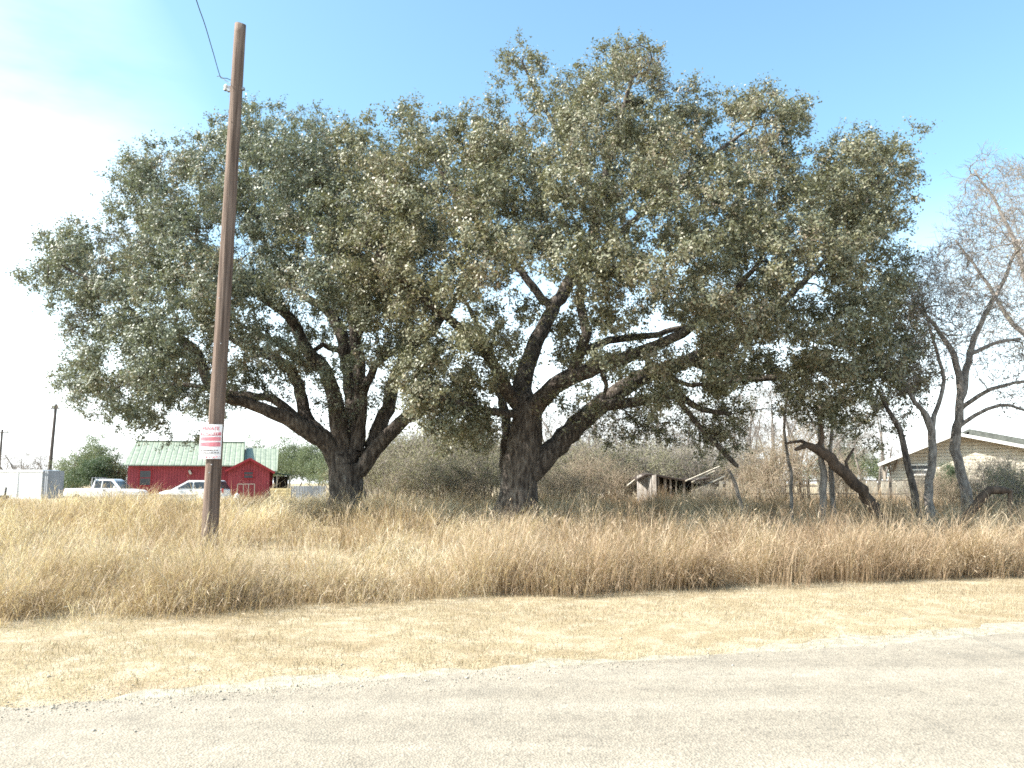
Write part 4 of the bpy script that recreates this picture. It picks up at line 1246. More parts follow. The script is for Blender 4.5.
for px, Y, s, sz in ((938, 30, .5, .62), (1008, 28, .55, .75), (968, 31, .5, .6)):
    place(rust, False, at_px(px, Y), (s, s, sz), px, 'thin tan bush screening the gable wall of the cream house', GH, 'shrub')
place(dark, False, at_px(948, 31), (.32, .32, .42), .9, 'small dark green bush under the gable of the cream house', None, 'shrub')
place(brush, False, at_px(1030, 24), (.7, .7, .7), .4, 'grey green shrub at the right edge beside the bent log', None, 'shrub')
place(round_, False, at_px(845, 70), (1.4, 1.4, 1.0), 3.0, 'pale tree far off above the board fence left of the cream house', None, 'tree')

# ------------------------------------------------------------------ utility pole, sign, wire
def pole():
    b, t = P(209, 560, 14.5), P(240.5, 25, 14.5)
    b[2] = float(gz(b[0], 14.5)) - .15
    # keep the line through the two photo points
    p0, p1 = P(210, 525, 14.5), P(240.5, 25, 14.5)
    d = (p1 - p0) / (p1[2] - p0[2])
    b = p0 + d * (b[2] - p0[2])
    root = empty('utility_pole', (b[0], b[1], float(gz(b[0], b[1]))), 'tall weathered brown wooden utility pole with a red and white notice', 'utility pole')
    off = Vector(root.location)
    k = 60
    bm = bmesh.new()
    rings = []
    rr = np.random.default_rng(4)
    for i in range(k + 1):
        f = i / k
        c = b + (p1 - b) * f
        r = .145 * (1 - f) + .103 * f
        ring = []
        for j in range(20):
            a = j / 20 * 2 * math.pi
            q = r * (1 + .018 * math.sin(3 * a + f * 3) + .012 * math.sin(7 * a + f * 9) + rr.normal(0, .004))
            ring.append(bm.verts.new(Vector(c) - off + Vector((q * math.cos(a), q * math.sin(a), 0.012 * math.sin(a * 2) if i == k else 0))))
        rings.append(ring)
    for i in range(k):
        for j in range(20):
            bm.faces.new([rings[i][j], rings[i][(j + 1) % 20], rings[i + 1][(j + 1) % 20], rings[i + 1][j]])
    bm.faces.new(rings[-1])
    bm_obj('shaft', bm, M['pole'], root, smooth=True)
    def on(py, dx=0, dyy=0):
        f = (P(225, py, 14.5)[2] - b[2]) / (p1[2] - b[2])
        c = b + (p1 - b) * f
        return Vector((c[0] + dx, c[1] + dyy, c[2])) - off
    # through bolt with bracket and spool insulator near the top
    bm = bmesh.new()
    add_bar(bm, on(89, -.19), on(89, .155), .022)
    add_box(bm, *[v for pr in zip(on(89, -.17), on(89, -.11)) for v in pr][:2], on(89).y - .03, on(89).y + .03, on(89).z - .055, on(89).z + .055)
    add_bar(bm, on(89, .125, -.03), on(89, .125, .03), .05)
    bm_obj('bracket', bm, M['steel'], root, .004)
    T = Tubes()
    c = np.array(on(88, -.2))
    T.add([c + (0, 0, -.05), c + (0, 0, -.03), c + (0, 0, 0), c + (0, 0, .03), c + (0, 0, .05)], [.035, .042, .026, .042, .034], 12)
    T.obj('insulator', M['concrete'], root)
    for py, dx in ((120, -.115), (300, -.03), (345, .05), (465, .02), (473, -.01)):
        q = np.array(on(py, dx, -.118 - (py / 525) * .035))
        T = Tubes(); T.add([q, q + (0, -.012, 0)], [.014, .011], 8)
        T.obj('nail_head', M['steel'], root)
    return root, off, b, p1


pole_root, POFF, PB, PT = pole()


def pole_at(py):
    f = (P(225, py, 14.5)[2] - PB[2]) / (PT[2] - PB[2])
    return PB + (PT - PB) * f


# the wire: from the insulator up over the camera's left shoulder
T = Tubes()
a = pole_at(86) + np.array([-.21, 0, .02])
pts = [a + (.10, .02, .10), a + (.02, 0, .13), P(221, 78, 14.3), P(213, 52, 12.6), P(205, 25, 11.2), P(197, 2, 10.2), P(178, -60, 8.2), P(120, -230, 5.5), P(-60, -700, 3.0)]
T.add(spline([[*p, 0] for p in pts], .15)[:, :3], np.full(len(spline([[*p, 0] for p in pts], .15)), .0065), 6)
tag(T.obj('service_wire', M['wire']), 'black service wire running from the pole top up across the sky', 'wire')
T = Tubes()
w = spline([[*p, 0] for p in [a + (-.16, -.02, .16), a + (-.10, 0, .17), a + (-.02, 0, .10), a + (.05, 0, .06), a + (.12, -.02, .02)]], .02)[:, :3]
T.add(w, np.full(len(w), .007), 5)
T.obj('loose_wire', M['steel'], pole_root).location = -POFF


# the notice on the pole
def sign():
    c = pole_at(442) + np.array([-.035, -.165, 0])
    root = empty('notice_sign', tuple(c), 'faded red and white private property notice nailed to the utility pole', 'sign', rz=-.10)
    w, h = .40, .60
    tilt = (PT[0] - PB[0]) / (PT[2] - PB[2])
    def curved(name, mat, x0, x1, z0, z1, off):
        bm = bmesh.new()
        n = 12
        fr, bk = [], []
        for i in range(n + 1):
            x = x0 + (x1 - x0) * i / n
            y = -.0 + .9 * x * x - off
            fr.append([bm.verts.new((x + tilt * z, y, z)) for z in (z0, z1)])
            bk.append([bm.verts.new((x + tilt * z, y + .0015, z)) for z in (z0, z1)])
        for i in range(n):
            bm.faces.new([fr[i][0], fr[i + 1][0], fr[i + 1][1], fr[i][1]])
            bm.faces.new([bk[i][0], bk[i][1], bk[i + 1][1], bk[i + 1][0]])
            bm.faces.new([fr[i][1], fr[i + 1][1], bk[i + 1][1], bk[i][1]])
            bm.faces.new([fr[i][0], bk[i][0], bk[i + 1][0], fr[i + 1][0]])
        for i in (0, n):
            bm.faces.new([fr[i][0], fr[i][1], bk[i][1], bk[i][0]])
        return bm_obj(name, bm, M[mat], root, smooth=False)
    curved('panel', 'sign_white', -w / 2, w / 2, -h / 2, h / 2, 0)
    bands = [(.105, .165), (.015, .080), (-.085, -.010)]
    for z0, z1 in bands:
        curved('band', 'sign_red', -w / 2 + .012, w / 2 - .012, z0, z1, .003)
    def text(s, size, x, z, mat, sx=1.0):
        cu = bpy.data.curves.new('lettering', 'FONT')
        cu.body = s; cu.size = size; cu.align_x = 'CENTER'; cu.align_y = 'CENTER'; cu.extrude = .0006; cu.offset = size * .02
        o = bpy.data.objects.new('lettering', cu); COL.objects.link(o)
        bpy.context.view_layer.update()
        me = bpy.data.meshes.new_from_object(o.evaluated_get(bpy.context.evaluated_depsgraph_get()))
        bpy.data.objects.remove(o)
        for v in me.vertices:
            X, Z = v.co.x * sx + x, v.co.y + z
            v.co = (X + tilt * Z, .9 * X * X - .0055 - v.co.z, Z)
        me.materials.clear(); me.materials.append(M[mat])
        o = bpy.data.objects.new('lettering', me); COL.objects.link(o); o.parent = root
    text('PRIVATE', .085, 0, .225, 'sign_red', 1.0)
    text('PROPERTY', .06, 0, .135, 'sign_white', 1.05)
    # two rows of small black print, too small to read
    for z, n in ((-.150, 15), (-.195, 17)):
        bm = bmesh.new()
        rr = random.Random(int(n))
        x = -.165
        while x < .16:
            l = rr.uniform(.012, .035)
            for q in np.arange(x, min(x + l, .165), .007):
                X = float(q)
                add_box(bm, X + tilt * z, X + .0045 + tilt * z, .9 * X * X - .006, .9 * X * X - .003, z - .009, z + .009 * rr.choice((.6, 1)))
            x += l + .012
        bm_obj('small_print', bm, M['sign_black'], root)
    # torn lower edge
    bm = bmesh.new()
    for i, x in enumerate(np.linspace(-.185, .165, 9)):
        add_box(bm, x + tilt * -.29, x + .028 + tilt * -.29, .9 * x * x - .0045, .9 * x * x - .002, -.285 + .01 * (i % 3), -.262 + .006 * (i % 2))
    bm_obj('small_print', bm, M['sign_red'], root)
    return root


sign()


def far_pole(px, ytop, Y, lean, label, arm):
    p = at_px(px, Y)
    t = P(px + lean, ytop, Y)
    root = empty('utility_pole', p, label, 'utility pole', 'far utility poles at left')
    T = Tubes()
    T.add([np.array([0, 0, -.2]), np.array([(t[0] - p[0]) / 2, 0, (t[2] - p[2]) / 2]), np.array([t[0] - p[0], 0, t[2] - p[2]])], [.2, .17, .14], 8)
    T.obj('shaft', M['pole_far'], root)
    bm = bmesh.new()
    x, z = t[0] - p[0], t[2] - p[2]
    add_bar(bm, (x - arm, -.15, z - .35), (x + arm, -.15, z - .35), .14)
    bm_obj('crossarm', bm, M['pole_far'], root)
    for s in (-.85, .85) if arm > .5 else (-.6, .6):
        T = Tubes(); c = np.array([x + arm * s, -.15, z - .28])
        T.add([c, c + (0, 0, .12), c + (0, 0, .22)], [.06, .09, .05], 8)
        T.obj('insulator', M['grey_wood'], root)


far_pole(51.5, 405, 84, 4.5, 'dark slender utility pole rising behind the white trailer', .45)
far_pole(1.5, 430, 112, 0.8, 'small distant utility pole with a crossarm at the left edge', 1.0)


# ------------------------------------------------------------------ red house
def slab(bm, a, b, c, d, t):
    """thin solid from four corners, thickness t downwards"""
    up = [bm.verts.new(p) for p in (a, b, c, d)]
    dn = [bm.verts.new((p[0], p[1], p[2] - t)) for p in (a, b, c, d)]
    bm.faces.new(up); bm.faces.new(dn[::-1])
    for i in range(4):
        bm.faces.new([up[i], dn[i], dn[(i + 1) % 4], up[(i + 1) % 4]])


def window(parent, x0, x1, y, z0, z1, frame='red_trim'):
    bm = bmesh.new()
    w = .07
    add_box(bm, x0 - w, x1 + w, y - .05, y + .03, z1, z1 + w)
    add_box(bm, x0 - w, x1 + w, y - .07, y + .03, z0 - w, z0)
    add_box(bm, x0 - w, x0, y - .05, y + .03, z0, z1)
    add_box(bm, x1, x1 + w, y - .05, y + .03, z0, z1)
    f = bm_obj('window', bm, M[frame], parent)
    bm = bmesh.new()
    add_box(bm, x0, x1, y - .015, y + .02, z0, z1)
    bm_obj('pane', bm, M['glass'], f)
    bm = bmesh.new()
    add_box(bm, x0, x1, y - .035, y - .018, (z0 + z1) / 2 - .025, (z0 + z1) / 2 + .025)
    bm_obj('sash', bm, M[frame], f)
    return f


def red_house():
    Y = 58.0
    g = float(gz(-24, Y))
    root = empty('red_house', ((188 - 512) / F * Y, Y, g), 'small red house with green metal roof and front gable', 'house', rz=.30)
    root.scale = (.935, 1, 1)
    ox = root.location.x
    def X(px): return (px - 512) / F * Y - ox
    def Z(py, dY=0): return EYE + (482 - py) / F * (Y + dY) - g
    xl, xr = X(131), X(240)
    ev, rd = Z(463), Z(443, 3.2)
    bm = bmesh.new()
    add_prism(bm, [(0, 0), (0, ev), (3.2, rd - .1), (6.4, ev), (6.4, 0)], 'x', xl, xr)
    bm_obj('wall', bm, M['red_wall'], root)
    bm = bmesh.new()
    slab(bm, (X(127), -.55, ev - .16), (X(245.5), -.55, ev - .16), (X(245), 3.2, rd + .05), (X(128) + .25, 3.2, rd + .05), .08)
    slab(bm, (X(128) + .25, 3.2, rd + .05), (X(245), 3.2, rd + .05), (X(245.5), 6.9, ev - .16), (X(127), 6.9, ev - .16), .08)
    rf = bm_obj('roof', bm, M['green_roof'], root)
    bm = bmesh.new()
    add_bar(bm, (X(128) + .25, 3.2, rd + .08), (X(245), 3.2, rd + .08), .18, .08)
    bm_obj('ridge_cap', bm, M['green_roof'], rf)
    bm = bmesh.new()
    add_bar(bm, (X(245.7), -.57, ev - .16), (X(245.3), 3.2, rd + .04), .05, .28)
    bm_obj('rake_trim', bm, M['green_trim'], rf)
    # right part with its own roof
    x2l, x2r = X(240), X(277)
    e2, r2 = Z(469), Z(448, 2.6)
    bm = bmesh.new()
    add_prism(bm, [(.4, 0), (.4, e2), (3.0, r2 - .1), (5.6, e2), (5.6, 0)], 'x', x2l + .02, x2r)
    bm_obj('side_wing_wall', bm, M['red_wall'], root)
    bm = bmesh.new()
    slab(bm, (X(246), -.1, e2 - .12), (X(281), -.1, e2 - .12), (X(283), 3.0, r2 + .03), (X(247), 3.0, r2 + .03), .08)
    slab(bm, (X(247), 3.0, r2 + .03), (X(283), 3.0, r2 + .03), (X(281), 6.0, e2 - .12), (X(246), 6.0, e2 - .12), .08)
    bm_obj('side_wing_roof', bm, M['green_roof'], root)
    # front gable wing
    a, b_, pk = X(231), X(273), X(252.5)
    zg, zp = Z(469, -1.4), Z(458.5, -1.4)
    bm = bmesh.new()
    add_prism(bm, [(a, 0), (a, zg), (pk, zp - .08), (b_, zg), (b_, 0)], 'y', -1.4, .38)
    bm_obj('front_gable_wall', bm, M['red_wall'], root)
    bm = bmesh.new()
    slab(bm, (X(228), -1.75, zg - .12), (pk, -1.75, zp + .02), (pk, 2.2, zp + .02), (X(228), .9, zg - .12), .07)
    slab(bm, (pk, -1.75, zp + .02), (X(278), -1.75, zg - .22), (X(278), .9, zg - .22), (pk, 2.2, zp + .02), .07)
    gr = bm_obj('front_gable_roof', bm, M['green_roof'], root)
    bm = bmesh.new()
    add_bar(bm, (X(228), -1.78, zg - .16), (pk, -1.78, zp - .02), .04, .16)
    add_bar(bm, (pk, -1.78, zp - .02), (X(278), -1.78, zg - .26), .04, .16)
    bm_obj('rake_trim', bm, M['red_trim'], gr)
    window(root, X(247), X(256), -1.42, Z(478), Z(472))
    window(root, X(143), X(153.5), -.02, Z(485), Z(471))
    bm = bmesh.new()
    add_bar(bm, (X(191), -.06, Z(473)), (X(193), -.06, Z(472)), .5, .3)
    bm_obj('wall_plaque', bm, M['pale_wood'], root)
    # lean-to at the right end
    l = empty('lean_to', (0, 0, 0), None, None)
    del_keys = []
    bm = bmesh.new()
    slab(bm, (X(276), -.3, Z(472)), (X(296), -.3, Z(474.5)), (X(296), 2.5, Z(474.5)), (X(276), 2.5, Z(472)), .07)
    bpy.data.objects.remove(l)
    lt = bm_obj('lean_to_roof', bm, M['green_trim'], root)
    for px in (281, 295):
        bm = bmesh.new(); add_box(bm, X(px) - .05, X(px) + .05, -.25, -.15, 0, Z(474.5) - .05)
        bm_obj('post', bm, M['pale_wood'], lt)
    bm = bmesh.new(); add_box(bm, X(278.2), X(294), 2.2, 2.3, 0, Z(476))
    bm_obj('back_board', bm, M['interior'], lt)
    # porch rail in front of the gable
    bm = bmesh.new()
    add_bar(bm, (X(241), -1.9, Z(484)), (X(258), -1.9, Z(484)), .05)
    for px in (241, 247, 252, 258):
        add_bar(bm, (X(px), -1.9, 0), (X(px), -1.9, Z(484)), .05)
    bm_obj('porch_rail', bm, M['pale_wood'], root)
    return root


red_house()


def simple(name, label, cat, mat, loc, fn, group=None, bevel=0):
    bm = bmesh.new(); fn(bm)
    o = bm_obj(name, bm, M[mat], None, bevel)
    o.location = loc
    return tag(o, label, cat, group)


# things around the red house
x, y, z = at_px(284, 56.5)
def stack(bm):
    for i in range(5):
        for j in range(3):
            o = .04 * ((i * 7 + j * 3) % 4)
            add_box(bm, -.75 + o, .75 + o, -.3 + j * .2, -.12 + j * .2, i * .2, i * .2 + .17)
simple('lumber_stack', 'stack of yellow lumber under the lean-to of the red house', 'lumber', 'lumber', (x, y, z + .1), stack)
x, y, z = at_px(310, 55)
def sheetfence(bm):
    n = 44
    v = [[bm.verts.new((-1.15 + 2.3 * i / n, .025 * (i % 2), zz)) for zz in (0, 1.15)] for i in range(n + 1)]
    w = [[bm.verts.new((-1.15 + 2.3 * i / n, .025 * (i % 2) + .01, zz)) for zz in (0, 1.15)] for i in range(n + 1)]
    for i in range(n):
        bm.faces.new([v[i][0], v[i + 1][0], v[i + 1][1], v[i][1]]); bm.faces.new([w[i][0], w[i][1], w[i + 1][1], w[i + 1][0]])
        bm.faces.new([v[i][1], v[i + 1][1], w[i + 1][1], w[i][1]])
o = simple('sheet_fence', 'grey corrugated metal fence panel between red house and oak', 'fence', 'grey_sheet', (x, y, z), sheetfence)
for dx in (-1.1, 0, 1.1):
    bm = bmesh.new(); add_box(bm, dx - .04, dx + .04, .045, .12, 0, 1.1); bm_obj('post', bm, M['grey_wood'], o)
x, y, z = at_px(161, 51)
def ledge(bm):
    add_box(bm, -2.35, 2.35, -.12, .12, 0, .72); add_box(bm, -2.4, 2.4, -.16, .16, .72, .80)
simple('low_wall', 'low pale concrete wall in front of the white pickup and wagon', 'wall', 'concrete', (x, y, z), ledge, bevel=.015)
for px, hgt, lab in ((239, .62, 'white planter pot beside the porch rail of the red house'),):
    x, y, z = at_px(px, 55.3)
    T = Tubes(); T.add([(0, 0, 0), (0, 0, .3), (0, 0, .45), (0, 0, .5)], [.13, .2, .23, .22], 12)
    T.add([(0, 0, .48), (.03, 0, .62), (0, .02, .74)], [.12, .2, .08], 8)
    o = T.obj('planter_pot', M['white']); o.location = (x, y, z); tag(o, lab, 'planter')

# white trailer at the left edge
def trailer():
    Y = 47.0
    x1 = (51 - 512) / F * Y
    g = float(gz(x1, Y))
    root = empty('box_trailer', (x1, Y, g), 'long plain white box trailer parked at the left edge', 'trailer', rz=-.10)
    zt = EYE + (482 - 470) / F * Y - g
    bm = bmesh.new(); add_box(bm, -8.5, -.35, 0, 1.5, .5, zt); bm_obj('body', bm, M['white'], root, .03)
    bm = bmesh.new(); add_box(bm, -.345, 0, .05, 1.45, .5, zt - .04); bm_obj('end_panel', bm, M['grey_sheet'], root, .02)
    bm = bmesh.new(); add_box(bm, -8.5, -.3, -.03, -.003, zt - .12, zt - .02); add_box(bm, -8.5, -.3, -.03, -.003, .5, .6); bm_obj('rail', bm, M['white'], root)
    for xx in (-5.9, -1.85, -3.6):
        bm = bmesh.new(); add_box(bm, xx - .04, xx + .04, -.025, -.003, .62, zt - .14); bm_obj('rib', bm, M['white'], root)
    for xx in (-6.6, -7.5):
        T = Tubes(); T.add([(xx, .35, .4), (xx, .05, .4)], [.4, .4], 20); w = T.obj('wheel', M['tyre'], root)
        T = Tubes(); T.add([(xx, .07, .4), (xx, .03, .4)], [.22, .2], 16); T.obj('rim', M['rim'], w)
    bm = bmesh.new()
    add_bar(bm, (-2.25, -.5, 0), (-2.12, -.5, 1.15), .07); add_box(bm, -2.75, -2.05, -.6, -.3, .35, .7); add_bar(bm, (-2.7, -.5, 0), (-2.3, -.5, .6), .07)
    bm_obj('jack_stand', bm, M['black'], root)


trailer()


# ------------------------------------------------------------------ vehicles
def loft_x(bm, secs):
    """secs: list of (x, [(y,z)...]) cross sections along x"""
    rows = [[bm.verts.new((x, p[0], p[1])) for p in pts] for x, pts in secs]
    n = len(rows[0])
    for a, b in zip(rows, rows[1:]):
        for i in range(n):
            bm.faces.new([a[i], a[(i + 1) % n], b[(i + 1) % n], b[i]])
    bm.faces.new(rows[0]); bm.faces.new(rows[-1][::-1])


def sec(hw, z0, z1, r=.12, tuck=0.0):
    t = hw - tuck
    return [(-hw + .06, z0), (-hw, z0 + .08), (-hw, (z0 + z1) / 2), (-t, z1 - r), (-t + r, z1), (t - r, z1), (t, z1 - r), (hw, (z0 + z1) / 2), (hw, z0 + .08), (hw - .06, z0)]


def wheel(parent, x, y, r=.34, w=.22):
    s = -1 if y < 0 else 1
    T = Tubes(); T.add([(x, y - s * w, r), (x, y - s * w, r), (x, y - s * .02, r), (x, y, r)], [r * .6, r, r, r * .9], 22)
    t = T.obj('wheel', M['tyre'], parent)
    T = Tubes(); T.add([(x, y - s * .05, r), (x, y + s * .012, r), (x, y + s * .016, r)], [r * .62, r * .58, r * .15], 18)
    T.obj('rim', M['rim'], t)


def pane(parent, pts, y, mat='glass', name='window', t=.012):
    """side window: outline in x,z at side y, leaning inwards by .35 per metre above z=1.05"""
    bm = bmesh.new()
    s = -1 if y < 0 else 1
    def Yv(z): return y - s * max(0, z - 1.0) * .22
    v0 = [bm.verts.new((x, Yv(z) + s * .004, z)) for x, z in pts]
    v1 = [bm.verts.new((x, Yv(z) - s * t, z)) for x, z in pts]
    bm.faces.new(v0); bm.faces.new(v1[::-1])
    n = len(pts)
    for i in range(n): bm.faces.new([v0[i], v0[(i + 1) % n], v1[(i + 1) % n], v1[i]])
    return bm_obj(name, bm, M[mat], parent)


def cabin(bm, xs, hw, zb, zt):
    """greenhouse: xs = bottom rear, top rear, top front, bottom front"""
    br, tr, tf, bf = xs
    th = hw - (zt - 1.0) * .22
    pts = [(br, zb, hw), (tr, zt - .03, th), (tr + .08, zt, th - .08), (tf - .1, zt, th - .08), (tf, zt - .03, th), (bf, zb, hw)]
    L_ = [bm.verts.new((x, -h, z)) for x, z, h in pts]; R_ = [bm.verts.new((x, h, z)) for x, z, h in pts]
    bm.faces.new(L_); bm.faces.new(R_[::-1])
    for i in range(len(pts)):
        j = (i + 1) % len(pts)
        bm.faces.new([L_[i], R_[i], R_[j], L_[j]])


def screen(parent, xb, xt, zb, zt, hwb, hwt, name, off):
    bm = bmesh.new()
    v = [bm.verts.new((xb + off, -hwb, zb)), bm.verts.new((xb + off, hwb, zb)), bm.verts.new((xt + off, hwt, zt)), bm.verts.new((xt + off, -hwt, zt))]
    w = [bm.verts.new((q.co.x - off * 1.6, q.co.y, q.co.z - .004)) for q in v]
    bm.faces.new(v); bm.faces.new(w[::-1])
    for i in range(4): bm.faces.new([v[i], v[(i + 1) % 4], w[(i + 1) % 4], w[i]])
    return bm_obj(name, bm, M['glass'], parent)


def pickup():
    Y = 53.6
    x0 = (111 - 512) / F * Y
    g = float(gz(x0, Y))
    root = empty('pickup_truck', (x0, Y, g + .02), 'white extended cab pickup truck facing right near the white trailer', 'pickup truck')
    root.scale = (.88, .88, .88)
    # x forward = right; cab x -.85..1.1, bed behind, bonnet in front
    hw = .93
    bm = bmesh.new()
    loft_x(bm, [(-2.75, sec(hw - .04, .55, 1.08)), (-2.7, sec(hw, .5, 1.12)), (-.75, sec(hw, .46, 1.12)), (1.3, sec(hw, .46, 1.10)), (2.35, sec(hw - .02, .46, 1.02, .16)), (2.62, sec(hw - .1, .5, .92, .16))])
    body = bm_obj('body', bm, M['car_white'], root, smooth=False)
    bm = bmesh.new(); cabin(bm, (-.78, -.62, .72, 1.42), hw - .03, 1.06, 1.80)
    bm_obj('cab', bm, M['car_white'], root)
    bm = bmesh.new(); add_box(bm, -2.6, -.85, -.75, .75, 1.105, 1.125); bm_obj('bed', bm, M['black'], root)
    for s in (-1, 1):
        pane(root, [(-.62, 1.14), (-.52, 1.66), (-.1, 1.68), (-.1, 1.14)], s * (hw - .02))
        pane(root, [(0, 1.14), (0, 1.68), (.6, 1.66), (1.12, 1.14)], s * (hw - .02))
        bm = bmesh.new(); add_box(bm, .1, .26, s * hw - .02, s * hw + .025, .98, 1.02); bm_obj('handle', bm, M['black'], root)
        bm = bmesh.new(); add_box(bm, .95, 1.1, s * (hw + .14) - .1, s * (hw + .14) + .08, 1.12, 1.3); bm_obj('mirror', bm, M['car_white'], root, .02)
        bm = bmesh.new(); add_box(bm, 2.5, 2.635, s * .68 - .16, s * .68 + .16, .72, .88); bm_obj('headlight', bm, M['lamp'], root, .01)
        bm = bmesh.new(); add_box(bm, -2.775, -2.70, s * .8 - .08, s * .8 + .08, .75, 1.02); bm_obj('taillight', bm, M['tail'], root, .01)
        for xx in (-1.75, 1.75): wheel(root, xx, s * (hw + .005), .37)
    screen(root, 1.40, .74, 1.12, 1.72, .78, .66, 'windscreen', .02)
    bm = bmesh.new(); add_box(bm, 2.55, 2.75, -.9, .9, .42, .6); bm_obj('bumper', bm, M['steel'], root, .02)
    bm = bmesh.new(); add_box(bm, -2.92, -2.76, -.88, .88, .45, .62); bm_obj('bumper', bm, M['steel'], root, .02)
    # ladder rack over the cab
    bm = bmesh.new()
    for xx in (-.8, -.55): 
        add_bar(bm, (xx, -.85, 1.1), (xx, -.75, 1.92), .04); add_bar(bm, (xx, .85, 1.1), (xx, .75, 1.92), .04); add_bar(bm, (xx, -.76, 1.9), (xx, .76, 1.9), .04)
    bm_obj('rack', bm, M['steel'], root)


def wagon():
    Y = 53.5
    x0 = (198 - 512) / F * Y
    g = float(gz(x0, Y))
    root = empty('estate_car', (x0, Y, g + .02), 'white estate car facing left in front of the red house', 'car', rz=math.pi)
    hw = .88
    bm = bmesh.new()
    loft_x(bm, [(-2.05, sec(hw - .1, .42, .92, .14)), (-1.9, sec(hw - .02, .34, 1.0)), (-.9, sec(hw, .30, 1.0)), (.9, sec(hw, .30, .97)), (1.7, sec(hw - .03, .32, .86, .18)), (2.1, sec(hw - .14, .4, .74, .18))])
    bm_obj('body', bm, M['car_white'], root)
    bm = bmesh.new(); cabin(bm, (-1.98, -1.65, .25, 1.22), hw - .03, .93, 1.52)
    bm_obj('cab', bm, M['car_white'], root)
    for s in (-1, 1):
        pane(root, [(-1.72, 1.02), (-1.5, 1.40), (-.95, 1.42), (-.95, 1.02)], s * (hw - .015))
        pane(root, [(-.85, 1.02), (-.85, 1.42), (-.2, 1.42), (-.2, 1.02)], s * (hw - .015))
        pane(root, [(-.1, 1.02), (-.1, 1.42), (.2, 1.40), (.85, 1.02)], s * (hw - .015))
        bm = bmesh.new(); add_box(bm, -.1, .05, s * hw - .02, s * hw + .022, .86, .90); bm_obj('handle', bm, M['black'], root)
        bm = bmesh.new(); add_box(bm, .72, .88, s * (hw + .1) - .08, s * (hw + .1) + .06, .98, 1.1); bm_obj('mirror', bm, M['car_white'], root, .02)
        bm = bmesh.new(); add_box(bm, 1.96, 2.1, s * .58 - .16, s * .58 + .16, .56, .70); bm_obj('headlight', bm, M['lamp'], root, .01)
        bm = bmesh.new(); add_box(bm, -2.08, -1.93, s * .72 - .09, s * .72 + .09, .72, 1.0); bm_obj('taillight', bm, M['tail'], root, .01)
        for xx in (-1.3, 1.35): wheel(root, xx, s * (hw + .005), .32, .2)
    screen(root, 1.20, .27, .99, 1.46, .74, .64, 'windscreen', .02)
    screen(root, -1.97, -1.67, 1.0, 1.46, .74, .64, 'rear_window', -.02)
    bm = bmesh.new(); add_box(bm, 1.98, 2.16, -.78, .78, .34, .5); bm_obj('bumper', bm, M['car_white'], root, .03)
    bm = bmesh.new(); add_box(bm, -2.16, -2.02, -.8, .8, .36, .56); bm_obj('bumper', bm, M['car_white'], root, .03)


pickup()
wagon()


